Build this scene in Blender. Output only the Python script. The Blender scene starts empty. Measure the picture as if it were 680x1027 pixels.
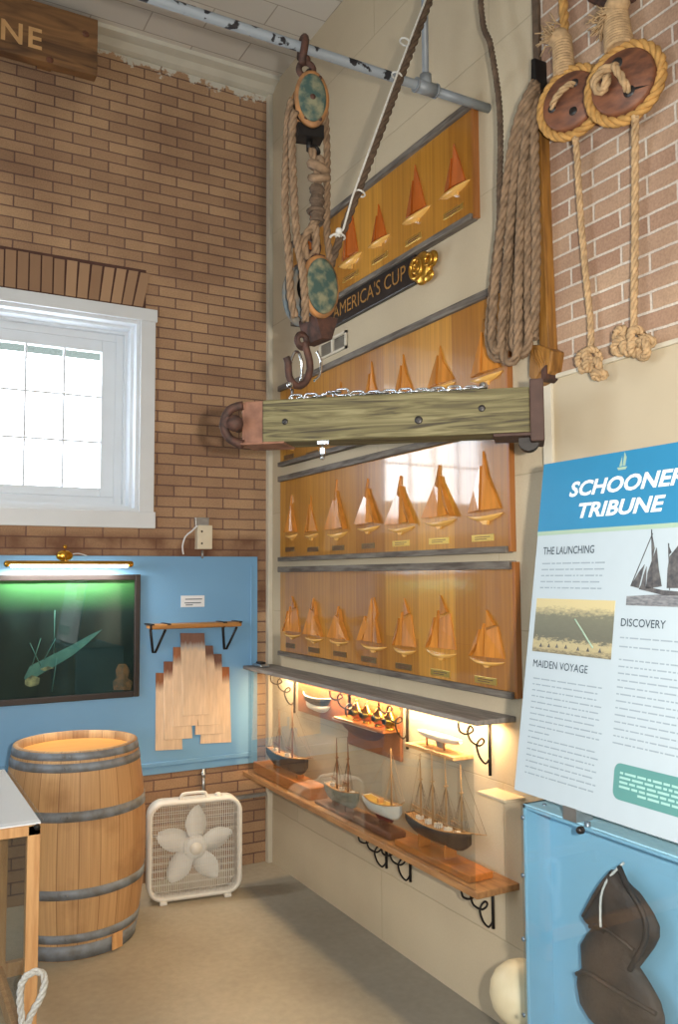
import bpy, math, random
from mathutils import Vector, Matrix
random.seed(7)
sc = bpy.context.scene
COL = sc.collection
PI = math.pi
# ------------------------------------------------------------------ camera geometry
FPX, CX, CY = 852.27, 340.0, 513.5
PITCH, ROLL, YAW = 0.0740470692, -0.00513907, 0.502818069
CAM = Vector((-2.26984, -5.0612, 1.8))
FW = Vector((math.sin(YAW)*math.cos(PITCH), math.cos(YAW)*math.cos(PITCH), math.sin(PITCH)))
RT = Vector((math.cos(YAW), -math.sin(YAW), 0)); UP = RT.cross(FW)
RT, UP = RT*math.cos(ROLL)+UP*math.sin(ROLL), UP*math.cos(ROLL)-RT*math.sin(ROLL)
def ray(px, py): return RT*((px-CX)/FPX) - UP*((py-CY)/FPX) + FW
def on(px, py, ax, val):
    d = ray(px, py); return CAM + d*((val-CAM[ax])/d[ax])
def B(px, py, x=0.0): return on(px, py, 0, x)      # point on the plane of the right wall
def A(px, py, y=0.0): return on(px, py, 1, y)      # point on the plane of the back wall
def G(px, py, z=0.0): return on(px, py, 2, z)      # point on a level plane
def hit(px, py, P0, N):
    d = ray(px, py); return CAM + d*((P0-CAM).dot(N)/d.dot(N))
V = Vector
# ------------------------------------------------------------------ mesh helpers
class MB:
    def __init__(s): s.v=[]; s.f=[]; s.sm=[]
    def add(s, vs, fs, smooth=False):
        n=len(s.v); s.v += [Vector(v) for v in vs]
        for f in fs: s.f.append([i+n for i in f]); s.sm.append(smooth)
        return s
    def obb(s, o, X, Y, Z):                       # o = corner, edge vectors
        o,X,Y,Z=V(o),V(X),V(Y),V(Z)
        vs=[o,o+X,o+X+Y,o+Y,o+Z,o+X+Z,o+X+Y+Z,o+Y+Z]
        fs=[(0,3,2,1),(4,5,6,7),(0,1,5,4),(1,2,6,5),(2,3,7,6),(3,0,4,7)]
        if X.cross(Y).dot(Z)<0: fs=[f[::-1] for f in fs]
        return s.add(vs,fs)
    def box(s, a, b):
        a,b=V(a),V(b); lo=V([min(a[i],b[i]) for i in range(3)]); d=V([abs(a[i]-b[i]) for i in range(3)])
        return s.obb(lo,(d.x,0,0),(0,d.y,0),(0,0,d.z))
    def prism(s, poly, o, U, W, N, t, dep=None, base=0.0):
        """poly in (u,v); origin o, axes U,W, extruded along N; dep(u,v) front depth"""
        o,U,W,N=V(o),V(U),V(W),V(N); n=len(poly)
        ar=sum(poly[i][0]*poly[(i+1)%n][1]-poly[(i+1)%n][0]*poly[i][1] for i in range(n))
        if (ar<0) != (U.cross(W).dot(N)<0): poly=poly[::-1]
        bk=[o+U*u+W*v+N*base for u,v in poly]; fr=[o+U*u+W*v+N*(dep(u,v) if dep else t) for u,v in poly]
        s.add(bk+fr,[tuple(range(n))[::-1],tuple(range(n,2*n))]+[(i,(i+1)%n,n+(i+1)%n,n+i) for i in range(n)])
        return s
    def tube(s, pts, r, seg=8, closed=False, caps=True, flat=1.0):
        pts=[V(p) for p in pts]; n=len(pts); rs=r if isinstance(r,(list,tuple)) else [r]*n
        T=[]
        for i in range(n):
            a=pts[(i-1)%n] if (i>0 or closed) else pts[i]; b=pts[(i+1)%n] if (i<n-1 or closed) else pts[i]
            t=(b-a); T.append(t.normalized() if t.length>1e-9 else V((0,0,1)))
        u=T[0].orthogonal().normalized(); vs=[]
        for i in range(n):
            u=(u-T[i]*u.dot(T[i])); u=u.normalized() if u.length>1e-6 else T[i].orthogonal().normalized()
            w=T[i].cross(u)
            for k in range(seg):
                a=2*PI*k/seg; vs.append(pts[i]+(u*math.cos(a)+w*math.sin(a)*flat)*rs[i])
        fs=[]; m=n if closed else n-1
        for i in range(m):
            j=(i+1)%n
            for k in range(seg):
                l=(k+1)%seg; fs.append((i*seg+k,i*seg+l,j*seg+l,j*seg+k))
        s.add(vs,fs,True)
        if caps and not closed:
            b=len(s.v)-n*seg
            s.f.append([b+k for k in range(seg)][::-1]); s.sm.append(False)
            s.f.append([b+(n-1)*seg+k for k in range(seg)]); s.sm.append(False)
        return s
    def lathe(s, prof, c, ax=(0,0,1), seg=32, ref=None, cap=True, sx=1.0):
        c,ax=V(c),V(ax).normalized(); u=V(ref).normalized() if ref is not None else ax.orthogonal().normalized(); w=ax.cross(u)
        vs=[]
        for r,h in prof:
            for k in range(seg):
                a=2*PI*k/seg; vs.append(c+ax*h+(u*math.cos(a)+w*math.sin(a)*sx)*r)
        fs=[]
        for i in range(len(prof)-1):
            for k in range(seg):
                l=(k+1)%seg; fs.append((i*seg+k,i*seg+l,(i+1)*seg+l,(i+1)*seg+k))
        s.add(vs,fs,True)
        if cap:
            b=len(s.v)-len(prof)*seg
            if prof[0][0]>1e-5: s.f.append([b+k for k in range(seg)][::-1]); s.sm.append(False)
            if prof[-1][0]>1e-5: s.f.append([b+(len(prof)-1)*seg+k for k in range(seg)]); s.sm.append(False)
        return s
    def ball(s, c, r, seg=16, sc_=(1,1,1)):
        pr=[(math.sin(PI*i/10)*1.0,-math.cos(PI*i/10)) for i in range(11)]
        n=len(s.v); s.lathe([(max(a,1e-4),b) for a,b in pr],(0,0,0),(0,0,1),seg,cap=False)
        for i in range(n,len(s.v)):
            v=s.v[i]; s.v[i]=V(c)+V((v.x*sc_[0]*r,v.y*sc_[1]*r,v.z*sc_[2]*r))
        return s
    def torus(s, c, ax, R, r, seg=32, rs=8, ref=None, sx=1.0):
        ax=V(ax).normalized(); u=V(ref).normalized() if ref is not None else ax.orthogonal().normalized(); w=ax.cross(u)
        return s.tube([V(c)+(u*math.cos(2*PI*k/seg)+w*math.sin(2*PI*k/seg)*sx)*R for k in range(seg)],r,rs,True)
    def rope(s, pts, r, pitch=None, closed=False, strands=3):
        """three twisted strands laid round a path"""
        pitch=pitch or r*7; P=resample(pts, pitch/9, closed); n=len(P)
        T=[]
        for i in range(n):
            a=P[(i-1)%n] if (i>0 or closed) else P[i]; b=P[(i+1)%n] if (i<n-1 or closed) else P[i]
            T.append((b-a).normalized())
        u=T[0].orthogonal().normalized(); F=[]
        for i in range(n):
            u=(u-T[i]*u.dot(T[i])).normalized(); F.append((u.copy(),T[i].cross(u)))
        turns=(round(n/9*3)/3) if closed else n/9
        for k in range(strands):
            q=[]
            for i in range(n):
                a=2*PI*(k/strands+turns*i/n); q.append(P[i]+(F[i][0]*math.cos(a)+F[i][1]*math.sin(a))*r*0.5)
            s.tube(q, r*0.54, 6, False if not closed else True)
        return s
    def text(s, body, o, U, W, N, size=None, width=None, extrude=0.0008, bold=0.0, shear=0.0, align='LEFT', lift=0.0, sy=1.0, spacing=1.0):
        cu=bpy.data.curves.new('txt','FONT'); cu.body=body; cu.size=1; cu.offset=bold; cu.shear=shear; cu.extrude=0; cu.resolution_u=3; cu.space_character=spacing
        ob=bpy.data.objects.new('txt',cu); COL.objects.link(ob); bpy.context.view_layer.update()
        me=ob.evaluated_get(bpy.context.evaluated_depsgraph_get()).to_mesh()
        vs=[v.co.copy() for v in me.vertices]; fs=[tuple(p.vertices) for p in me.polygons]
        ob.to_mesh_clear(); bpy.data.objects.remove(ob); bpy.data.curves.remove(cu)
        x0=min(v.x for v in vs); x1=max(v.x for v in vs); k=size if size else width/(x1-x0)
        off=-x0 if align=='LEFT' else -(x0+x1)/2
        U,W,N=V(U),V(W),V(N)
        s.add([V(o)+U*((v.x+off)*k)+W*(v.y*k*sy)+N*(lift+extrude) for v in vs],fs)
        return s
    def build(s, name, mat, parent=None, bevel=0.0, base=None, bseg=2, disp=None):
        org=V((0,0,0))
        if parent is not None: org=world_origin(parent)
        elif base=='world': org=V((0,0,0))
        elif base is not None: org=V(base)
        else:
            lo=V([min(v[i] for v in s.v) for i in range(3)]); hi=V([max(v[i] for v in s.v) for i in range(3)])
            org=V(((lo.x+hi.x)/2,(lo.y+hi.y)/2,lo.z))
        me=bpy.data.meshes.new(name); me.from_pydata([v-org for v in s.v],[],s.f)
        for p,q in zip(me.polygons,s.sm): p.use_smooth=q
        me.materials.append(mat); me.update()
        o=bpy.data.objects.new(name,me); COL.objects.link(o)
        if parent is not None: o.parent=parent; ORG[o.name]=V(org)
        else: o.location=org; ORG[o.name]=V(org)
        if bevel>0:
            m=o.modifiers.new('Bevel','BEVEL'); m.width=bevel; m.segments=bseg; m.limit_method='ANGLE'; m.angle_limit=math.radians(40)
        return o
ORG={}
def world_origin(o): return ORG[o.name]
def resample(pts, step, closed=False):
    pts=[V(p) for p in pts]
    if closed: pts=pts+[pts[0]]
    # catmull-rom smoothing
    Q=[]
    n=len(pts)
    for i in range(n-1):
        p0=pts[i-1] if i>0 else (pts[-2] if closed else pts[0]); p1=pts[i]; p2=pts[i+1]; p3=pts[i+2] if i+2<n else (pts[1] if closed else pts[-1])
        k=max(2,int((p2-p1).length/(step*2)))
        for j in range(k):
            t=j/k; Q.append(0.5*((2*p1)+(p2-p0)*t+(2*p0-5*p1+4*p2-p3)*t*t+(3*p1-p0-3*p2+p3)*t*t*t))
    Q.append(pts[-1])
    L=[0]
    for i in range(1,len(Q)): L.append(L[-1]+(Q[i]-Q[i-1]).length)
    m=max(3,int(L[-1]/step)); out=[]; j=0
    for i in range(m+(0 if closed else 1)):
        d=L[-1]*i/m
        while j<len(L)-2 and L[j+1]<d: j+=1
        t=(d-L[j])/max(1e-9,L[j+1]-L[j]); out.append(Q[j].lerp(Q[j+1],t))
    return out
def smoothp(pts, step=0.01): return resample(pts, step)
def props(o, label=None, cat=None, group=None, kind=None):
    if label: o['label']=label
    if cat: o['category']=cat
    if group: o['group']=group
    if kind: o['kind']=kind
    return o
def thing(name, label, cat, loc, group=None):
    o=bpy.data.objects.new(name,None); COL.objects.link(o); o.location=loc; o.empty_display_size=0.05
    ORG[o.name]=V(loc); return props(o,label,cat,group)
def struct(o): o['kind']='structure'; return o
# ------------------------------------------------------------------ materials
def s2l(c):
    return tuple(((x/255)/12.92 if x/255<=0.04045 else ((x/255+0.055)/1.055)**2.4) for x in c)+(1,)
def mat(name): 
    m=bpy.data.materials.new(name); m.use_nodes=True; nt=m.node_tree
    return m, nt, nt.nodes['Principled BSDF'], (lambda t: nt.nodes.new('ShaderNode'+t))
def basic(name, col, rough=0.5, metal=0.0, var=0.12, scale=18, bump=0.15, coat=0.0, stretch=None, col2=None, thr=(0.35,0.65), bscale=None, space='Object', spec=None, bdist=0.004):
    """noise-varied paint, metal, timber..."""
    m,nt,P,N=mat(name); L=nt.links.new
    tc=N('TexCoord'); mp=N('Mapping'); L(tc.outputs[space],mp.inputs[0])
    if stretch: mp.inputs['Scale'].default_value=stretch
    nz=N('TexNoise'); nz.inputs['Scale'].default_value=scale; nz.inputs['Detail'].default_value=6; L(mp.outputs[0],nz.inputs[0])
    rp=N('ValToRGB'); L(nz.outputs[0],rp.inputs[0])
    rp.color_ramp.elements[0].position=thr[0]; rp.color_ramp.elements[1].position=thr[1]
    a=s2l(col); b=s2l(col2) if col2 else tuple(min(1,x*(1+var)) for x in a[:3])+(1,)
    if not col2: a=tuple(x*(1-var) for x in a[:3])+(1,)
    rp.color_ramp.elements[0].color=a; rp.color_ramp.elements[1].color=b
    L(rp.outputs[0],P.inputs['Base Color']); P.inputs['Roughness'].default_value=rough; P.inputs['Metallic'].default_value=metal
    if spec is not None: P.inputs['Specular IOR Level'].default_value=spec
    if coat: P.inputs['Coat Weight'].default_value=coat; P.inputs['Coat Roughness'].default_value=0.08
    if bump:
        n2=N('TexNoise'); n2.inputs['Scale'].default_value=bscale or scale*3; n2.inputs['Detail'].default_value=4; L(mp.outputs[0],n2.inputs[0])
        bp=N('Bump'); bp.inputs['Strength'].default_value=bump; bp.inputs['Distance'].default_value=bdist; L(n2.outputs[0],bp.inputs['Height']); L(bp.outputs[0],P.inputs['Normal'])
    return m
def emis(name, col, st):
    m,nt,P,N=mat(name); P.inputs['Base Color'].default_value=s2l(col); P.inputs['Emission Color'].default_value=s2l(col); P.inputs['Emission Strength'].default_value=st; return m
def glass(name, tint=(255,255,255), rough=0.0, refl=1.0, ior=1.5):
    m,nt,P,N=mat(name); L=nt.links.new; nt.nodes.remove(P)
    lw_=N('LayerWeight'); lw_.inputs[0].default_value=0.5; pw_=N('Math'); pw_.operation='POWER'; pw_.inputs[1].default_value=5; L(lw_.outputs['Facing'],pw_.inputs[0])
    fr=N('Math'); fr.operation='MULTIPLY_ADD'; fr.inputs[1].default_value=.95; fr.inputs[2].default_value=.045; L(pw_.outputs[0],fr.inputs[0]); tr=N('BsdfTransparent'); tr.inputs[0].default_value=s2l(tint); gl=N('BsdfGlossy'); gl.inputs['Roughness'].default_value=rough
    ml=N('Math'); ml.operation='MULTIPLY'; ml.inputs[1].default_value=refl; L(fr.outputs[0],ml.inputs[0])
    mx=N('MixShader'); L(ml.outputs[0],mx.inputs[0]); L(tr.outputs[0],mx.inputs[1]); L(gl.outputs[0],mx.inputs[2]); L(mx.outputs[0],nt.nodes['Material Output'].inputs[0]); return m
def brick_mat(name, ax, c1, c2, cm, w, h, mort, peel=False, grime=None, off=(0,0), grain=1.0):
    m,nt,P,N=mat(name); L=nt.links.new
    g=N('NewGeometry'); sp=N('SeparateXYZ'); L(g.outputs['Position'],sp.inputs[0]); cb=N('CombineXYZ')
    a1=N('Math'); a1.operation='ADD'; a1.inputs[1].default_value=off[0]; a2=N('Math'); a2.operation='ADD'; a2.inputs[1].default_value=off[1]
    L(sp.outputs[ax],a1.inputs[0]); L(sp.outputs['Z'],a2.inputs[0]); L(a1.outputs[0],cb.inputs[0]); L(a2.outputs[0],cb.inputs[1])
    # slight wobble of the courses
    wn=N('TexNoise'); wn.inputs['Scale'].default_value=9; L(g.outputs['Position'],wn.inputs[0])
    vm=N('VectorMath'); vm.operation='SCALE'; vm.inputs[3].default_value=0.006; L(wn.outputs['Color'],vm.inputs[0])
    va=N('VectorMath'); va.operation='ADD'; L(cb.outputs[0],va.inputs[0]); L(vm.outputs[0],va.inputs[1])
    br=N('TexBrick'); L(va.outputs[0],br.inputs[0]); br.inputs['Scale'].default_value=1; br.inputs['Brick Width'].default_value=w; br.inputs['Row Height'].default_value=h
    br.inputs['Mortar Size'].default_value=mort; br.inputs['Mortar Smooth'].default_value=0.25; br.inputs['Bias'].default_value=-0.1
    br.inputs['Color1'].default_value=s2l(c1); br.inputs['Color2'].default_value=s2l(c2); br.inputs['Mortar'].default_value=s2l(cm)
    nz=N('TexNoise'); nz.inputs['Scale'].default_value=2.2; nz.inputs['Detail'].default_value=5; L(g.outputs['Position'],nz.inputs[0])
    rp=N('ValToRGB'); L(nz.outputs[0],rp.inputs[0]); rp.color_ramp.elements[0].position=0.3; rp.color_ramp.elements[0].color=(0.72,0.66,0.64,1); rp.color_ramp.elements[1].position=0.68; rp.color_ramp.elements[1].color=(1.12,1.1,1.05,1)
    mx=N('Mix'); mx.data_type='RGBA'; mx.blend_type='MULTIPLY'; mx.inputs[0].default_value=1; L(br.outputs['Color'],mx.inputs[6]); L(rp.outputs[0],mx.inputs[7])
    n3=N('TexNoise'); n3.inputs['Scale'].default_value=120; L(g.outputs['Position'],n3.inputs[0])
    r3=N('ValToRGB'); L(n3.outputs[0],r3.inputs[0]); r3.color_ramp.elements[0].position=0.3; r3.color_ramp.elements[0].color=(0.85,0.85,0.85,1); r3.color_ramp.elements[1].position=0.7; r3.color_ramp.elements[1].color=(1.12,1.12,1.12,1)
    m3=N('Mix'); m3.data_type='RGBA'; m3.blend_type='MULTIPLY'; m3.inputs[0].default_value=grain; mx.inputs[0].default_value=min(1,grain*1.4); L(mx.outputs[2],m3.inputs[6]); L(r3.outputs[0],m3.inputs[7])
    last=m3.outputs[2]
    if grime:   # sooty, paint-smeared courses low on the wall
        z0,z1,gc=grime
        def rng(lo,hi):
            q=N('MapRange'); q.inputs[1].default_value=lo; q.inputs[2].default_value=hi; L(sp.outputs['Z'],q.inputs[0]); return q.outputs[0]
        n4=N('TexNoise'); n4.inputs['Scale'].default_value=5; n4.inputs['Detail'].default_value=6; L(g.outputs['Position'],n4.inputs[0])
        r4=N('ValToRGB'); L(n4.outputs[0],r4.inputs[0]); r4.color_ramp.elements[0].position=0.4; r4.color_ramp.elements[1].position=0.6
        b1=N('Math'); b1.operation='MULTIPLY'; L(rng(z1,z1-0.05),b1.inputs[0]); L(rng(z0-0.05,z0),b1.inputs[1])
        b2=N('Math'); b2.operation='MULTIPLY_ADD'; L(r4.outputs[0],b2.inputs[0]); b2.inputs[1].default_value=0.6; b2.inputs[2].default_value=0.3
        b3=N('Math'); b3.operation='MULTIPLY'; L(b1.outputs[0],b3.inputs[0]); L(b2.outputs[0],b3.inputs[1])
        m4=N('Mix'); m4.data_type='RGBA'; L(b3.outputs[0],m4.inputs[0]); L(last,m4.inputs[6]); m4.inputs[7].default_value=s2l(gc); last=m4.outputs[2]
    if peel:    # flakes of white ceiling paint left on the top courses
        q=N('MapRange'); q.inputs[1].default_value=4.86; q.inputs[2].default_value=5.02; L(sp.outputs['Z'],q.inputs[0])
        n5=N('TexNoise'); n5.inputs['Scale'].default_value=7; n5.inputs['Detail'].default_value=9; n5.inputs['Roughness'].default_value=0.7; L(g.outputs['Position'],n5.inputs[0])
        ad=N('Math'); ad.operation='MULTIPLY_ADD'; L(q.outputs[0],ad.inputs[0]); ad.inputs[1].default_value=0.36; L(n5.outputs[0],ad.inputs[2])
        r5=N('ValToRGB'); L(ad.outputs[0],r5.inputs[0]); r5.color_ramp.elements[0].position=0.79; r5.color_ramp.elements[1].position=0.82
        m5=N('Mix'); m5.data_type='RGBA'; L(r5.outputs[0],m5.inputs[0]); L(last,m5.inputs[6]); m5.inputs[7].default_value=s2l((196,194,184)); last=m5.outputs[2]
    L(last,P.inputs['Base Color']); P.inputs['Roughness'].default_value=0.85
    bp=N('Bump'); bp.invert=True; bp.inputs['Strength'].default_value=0.7; bp.inputs['Distance'].default_value=0.006; L(br.outputs['Fac'],bp.inputs['Height'])
    b2_=N('Bump'); b2_.inputs['Strength'].default_value=0.25*grain; b2_.inputs['Distance'].default_value=0.003; L(n3.outputs[0],b2_.inputs['Height']); L(bp.outputs[0],b2_.inputs['Normal']); L(b2_.outputs[0],P.inputs['Normal'])
    return m
def plank_mat(name, ax, c1, c2, width, length, rough=0.25, coat=0.5, gap=(70,40,20), grain=1.0, gsc=(40,2), vertical=True, gapw=0.0012):
    """boards side by side along an axis of the world, with streaky grain"""
    m,nt,P,N=mat(name); L=nt.links.new
    g=N('NewGeometry'); sp=N('SeparateXYZ'); L(g.outputs['Position'],sp.inputs[0]); cb=N('CombineXYZ')
    if vertical: L(sp.outputs['Z'],cb.inputs[0]); L(sp.outputs[ax],cb.inputs[1])
    else: L(sp.outputs[ax],cb.inputs[0]); L(sp.outputs['X' if ax=='Y' else 'Y'],cb.inputs[1])
    br=N('TexBrick'); L(cb.outputs[0],br.inputs[0]); br.inputs['Scale'].default_value=1; br.inputs['Brick Width'].default_value=length; br.inputs['Row Height'].default_value=width
    br.inputs['Mortar Size'].default_value=gapw; br.inputs['Mortar Smooth'].default_value=0.1; br.inputs['Color1'].default_value=s2l(c1); br.inputs['Color2'].default_value=s2l(c2); br.inputs['Mortar'].default_value=s2l(gap)
    mp=N('Mapping'); mp.inputs['Scale'].default_value=(gsc[1],gsc[0],1); L(cb.outputs[0],mp.inputs[0])
    nz=N('TexNoise'); nz.inputs['Scale'].default_value=1; nz.inputs['Detail'].default_value=5; nz.inputs['Distortion'].default_value=0.6; L(mp.outputs[0],nz.inputs[0])
    rp=N('ValToRGB'); L(nz.outputs[0],rp.inputs[0]); k=0.22*grain; rp.color_ramp.elements[0].position=0.3; rp.color_ramp.elements[0].color=(1-k,1-k*1.15,1-k*1.3,1); rp.color_ramp.elements[1].position=0.7; rp.color_ramp.elements[1].color=(1+k*.6,1+k*.6,1+k*.5,1)
    mx=N('Mix'); mx.data_type='RGBA'; mx.blend_type='MULTIPLY'; mx.inputs[0].default_value=1; L(br.outputs['Color'],mx.inputs[6]); L(rp.outputs[0],mx.inputs[7]); L(mx.outputs[2],P.inputs['Base Color'])
    P.inputs['Roughness'].default_value=rough; P.inputs['Coat Weight'].default_value=coat; P.inputs['Coat Roughness'].default_value=0.06
    n2=N('TexNoise'); n2.inputs['Scale'].default_value=5; L(g.outputs['Position'],n2.inputs[0])
    bp=N('Bump'); bp.inputs['Strength'].default_value=0.02; bp.inputs['Distance'].default_value=0.02; L(n2.outputs[0],bp.inputs['Height']); L(bp.outputs[0],P.inputs['Normal']); L(bp.outputs[0],P.inputs['Coat Normal'])
    return m
M={}
M['brick']=brick_mat('tan_brick','X',(176,146,116),(152,122,98),(116,90,82),0.215,0.0655,0.0045,peel=True,grime=(1.6,2.07,(104,70,52)))
M['brick2']=brick_mat('rose_brick','Y',(176,150,128),(158,128,110),(206,200,192),0.24,0.0655,0.0055,off=(0.03,0.02))
M['soldier']=basic('soldier_brick',(146,108,80),0.85,var=0.2,scale=3,bump=0.3,bscale=60)
M['mortar']=basic('dark_mortar',(84,58,52),0.9,var=0.1)
M['cream']=basic('cream_wall_paint',(188,176,152),0.62,var=0.03,scale=3,bump=0.12,bscale=70,bdist=0.002)
M['trimcream']=basic('cream_trim_paint',(202,196,180),0.5,var=0.03,bump=0.05)
M['white']=basic('white_window_paint',(214,221,228),0.4,var=0.02,scale=6,bump=0.05)
M['crown']=basic('old_white_paint',(196,194,182),0.6,var=0.06,scale=5,bump=0.25,bscale=30)
M['blue']=basic('light_blue_paint',(112,162,204),0.55,var=0.025,scale=2.5,bump=0.05)
M['bluecab']=basic('pale_blue_cabinet_paint',(142,192,218),0.5,var=0.03,scale=4,bump=0.04)
M['pine']=plank_mat('gold_varnished_boards','Y',(194,140,54),(156,102,30),0.29,3.0,rough=0.35,coat=1.0,gapw=0.0006,gap=(140,86,34),gsc=(60,1.2))
M['pineside']=basic('varnished_edge',(150,94,44),0.35,var=0.15,stretch=(40,40,2),scale=1,bump=0.0,coat=0.4)
M['weather']=basic('weathered_grey_trim',(78,70,64),0.75,col2=(122,116,108),stretch=(30,3,30),scale=2,bump=0.3)
M['sail']=basic('varnished_orange_sail',(192,126,54),0.22,var=0.2,stretch=(30,30,3),scale=1.2,bump=0.0,coat=0.8)
M['sailred']=basic('varnished_red_sail',(178,92,34),0.25,var=0.12,stretch=(30,30,3),scale=1.2,bump=0.0,coat=0.8)
M['hullwood']=basic('pale_varnished_hull',(226,176,96),0.25,var=0.1,stretch=(3,3,30),scale=1.2,bump=0.0,coat=0.7)
M['brass']=basic('polished_brass',(222,170,70),0.22,metal=1.0,var=0.08,scale=20,bump=0.03)
M['plate']=basic('brass_name_plate',(226,196,110),0.28,metal=0.85,var=0.05,scale=60,bump=0.02)
M['plated']=basic('tarnished_name_plate',(120,102,72),0.35,metal=0.6,var=0.12,scale=60,bump=0.02)
M['gold']=basic('gilded_carving',(196,148,60),0.3,metal=0.85,var=0.2,scale=25,bump=0.2)
M['black']=basic('black_board_paint',(30,26,26),0.4,var=0.15,bump=0.05)
M['iron']=basic('black_wrought_iron',(34,32,32),0.5,metal=0.5,var=0.2,bump=0.2)
M['rust']=basic('rusty_iron',(92,62,52),0.7,metal=0.3,col2=(58,44,40),scale=30,bump=0.4)
M['strap']=basic('dark_brown_iron_strap',(66,46,40),.7,var=.2,bump=.2)
M['rustlight']=basic('pinkish_rusty_plate',(150,108,88),0.7,metal=0.1,col2=(112,78,62),scale=14,bump=0.4)
M['zinc']=basic('galvanised_steel',(178,184,190),0.35,metal=0.9,var=0.1,scale=30,bump=0.1)
M['pipe']=basic('chipped_pale_pipe',(30,30,36),0.6,col2=(146,156,166),scale=15,thr=(0.43,0.455),bump=0.3,metal=0.1)
M['pipeclean']=basic('pale_blue_grey_pipe',(136,144,152),0.5,metal=0.2,var=0.06,bump=0.1)
M['hemp']=basic('grey_brown_hemp',(126,104,82),0.9,var=0.28,scale=30,bump=0.5,bscale=200)
M['hempdark']=basic('dark_tarred_hemp',(88,72,58),0.9,var=0.25,scale=30,bump=0.5,bscale=200)
M['manila']=basic('golden_manila',(180,138,78),0.85,var=0.2,scale=30,bump=0.5,bscale=200)
M['palerope']=basic('pale_hemp',(176,148,112),0.9,var=0.22,scale=40,bump=0.5,bscale=200)
M['whiterope']=basic('white_braided_rope',(200,200,196),0.8,var=0.15,scale=120,bump=0.5)
M['thread']=basic('rigging_thread',(96,72,50),0.8,var=0.1,bump=0)
M['threadpale']=basic('pale_rigging_thread',(176,140,98),0.8,var=0.1,bump=0)
M['deadwood']=basic('dark_lignum_wood',(132,84,58),0.55,col2=(88,56,42),stretch=(12,3,12),scale=3,bump=0.2)
M['blockshell']=basic('green_stained_block_shell',(52,76,72),0.7,col2=(122,122,98),scale=22,bump=0.3,thr=(0.42,0.62))
M['blockwood']=basic('worn_orange_block_edge',(176,124,72),0.6,col2=(120,88,60),scale=12,bump=0.3)
M['blockblue']=basic('blue_grey_worn_shell',(84,96,102),0.7,col2=(120,106,88),scale=13,bump=0.3,thr=(0.42,0.62))
M['beam']=None
M['stripwood']=basic('golden_old_timber',(156,110,48),0.55,col2=(112,76,34),stretch=(20,20,2),scale=3,bump=0.2)
M['shelfgrey']=basic('grey_weathered_shelf',(150,144,138),0.7,col2=(122,116,112),stretch=(20,2,10),scale=3,bump=0.3)
M['shelfoak']=basic('brown_oak_shelf',(172,128,84),0.5,col2=(140,100,64),stretch=(20,2,10),scale=3,bump=0.1)
M['orangewood']=basic('orange_stained_wood',(182,112,52),0.35,var=0.12,stretch=(20,2,20),scale=3,bump=0.05,coat=0.3)
M['redwood']=basic('reddish_brown_board',(146,92,62),0.45,var=0.1,stretch=(20,2,10),scale=3,bump=0.1)
M['darkbrownwood']=basic('dark_brown_wood',(110,70,52),0.55,var=0.2,scale=10,bump=0.2)
M['lightwood']=basic('pale_pine_frame',(214,168,116),0.5,col2=(192,142,92),stretch=(20,20,2),scale=3,bump=0.1)
M['smallshelf']=basic('honey_brown_shelf',(172,122,66),0.5,var=0.12,stretch=(3,20,20),scale=3,bump=0.1)
M['hullblack']=basic('black_ship_hull',(40,40,44),0.35,var=0.2,bump=0.05)
M['hullgrn']=basic('grey_green_ship_hull',(96,108,100),0.5,col2=(140,136,120),scale=20,bump=0.1)
M['hullwhite']=basic('white_model_hull',(226,222,210),0.35,var=0.03,bump=0.0)
M['hullred']=basic('dark_red_keel',(112,34,34),0.4,var=0.08,bump=0)
M['deck']=basic('tan_model_deck',(196,150,96),0.6,var=0.12,scale=30,bump=0.1)
M['yellow']=basic('yellow_ochre_deck',(214,176,84),0.5,var=0.1,bump=0)
M['spar']=basic('brown_spar',(150,98,58),0.5,var=0.1,bump=0)
M['fanplastic']=basic('cream_white_plastic',(224,222,216),0.4,var=0.02,bump=0.02)
M['fanblade']=basic('grey_white_blade',(226,228,228),0.4,var=0.03,bump=0)
M['chrome']=basic('bright_chrome',(220,224,228),0.15,metal=1.0,var=0.03,bump=0)
M['outlet']=basic('ivory_plastic',(214,206,184),0.45,var=0.03,bump=0)
M['card']=basic('white_card',(222,226,232),0.7,var=0.01,bump=0)
M['ink']=basic('grey_ink',(90,104,118),0.8,var=0.02,bump=0)
M['inkdark']=basic('dark_slate_ink',(44,60,74),0.8,var=0.02,bump=0)
M['frameblk']=basic('dark_brown_frame',(38,32,32),0.4,var=0.1,bump=0.05)
M['signwhite']=basic('pale_sign_face',(168,184,196),0.42,var=0.01,bump=0)
M['signblue']=basic('sign_blue_band',(44,124,168),0.42,var=0.015,bump=0)
M['signteal']=basic('sign_teal_box',(84,138,138),0.42,var=0.02,bump=0)
M['signtext']=basic('sign_white_lettering',(226,234,238),0.5,var=0.01,bump=0)
M['signgold']=basic('sign_sage_mark',(150,176,160),0.5,var=0.02,bump=0)
M['printgrey']=basic('printed_grey',(96,96,98),0.6,col2=(60,62,68),scale=60,bump=0)
M['printsea']=basic('printed_sea',(130,134,140),0.6,col2=(90,94,102),stretch=(1,1,4),scale=50,bump=0)
M['cheap_teal']=basic('pale_teal_text',(150,194,192),0.6,var=0.01,bump=0)
M['leather']=basic('dark_brown_timber_relic',(50,42,40),0.65,col2=(84,66,56),scale=9,bump=0.8,bscale=22,bdist=0.01)
M['screw']=basic('dull_screw_head',(104,122,138),0.4,metal=0.6,var=0.1,bump=0)
M['stool']=basic('glossy_cream_seat',(206,196,166),0.45,var=0.03,bump=0)
M['slate']=basic('dark_slot',(70,62,54),0.8,bump=0)
M['green']=basic('dark_green_awning',(6,30,12),0.7,var=0.1,bump=0)
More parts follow.
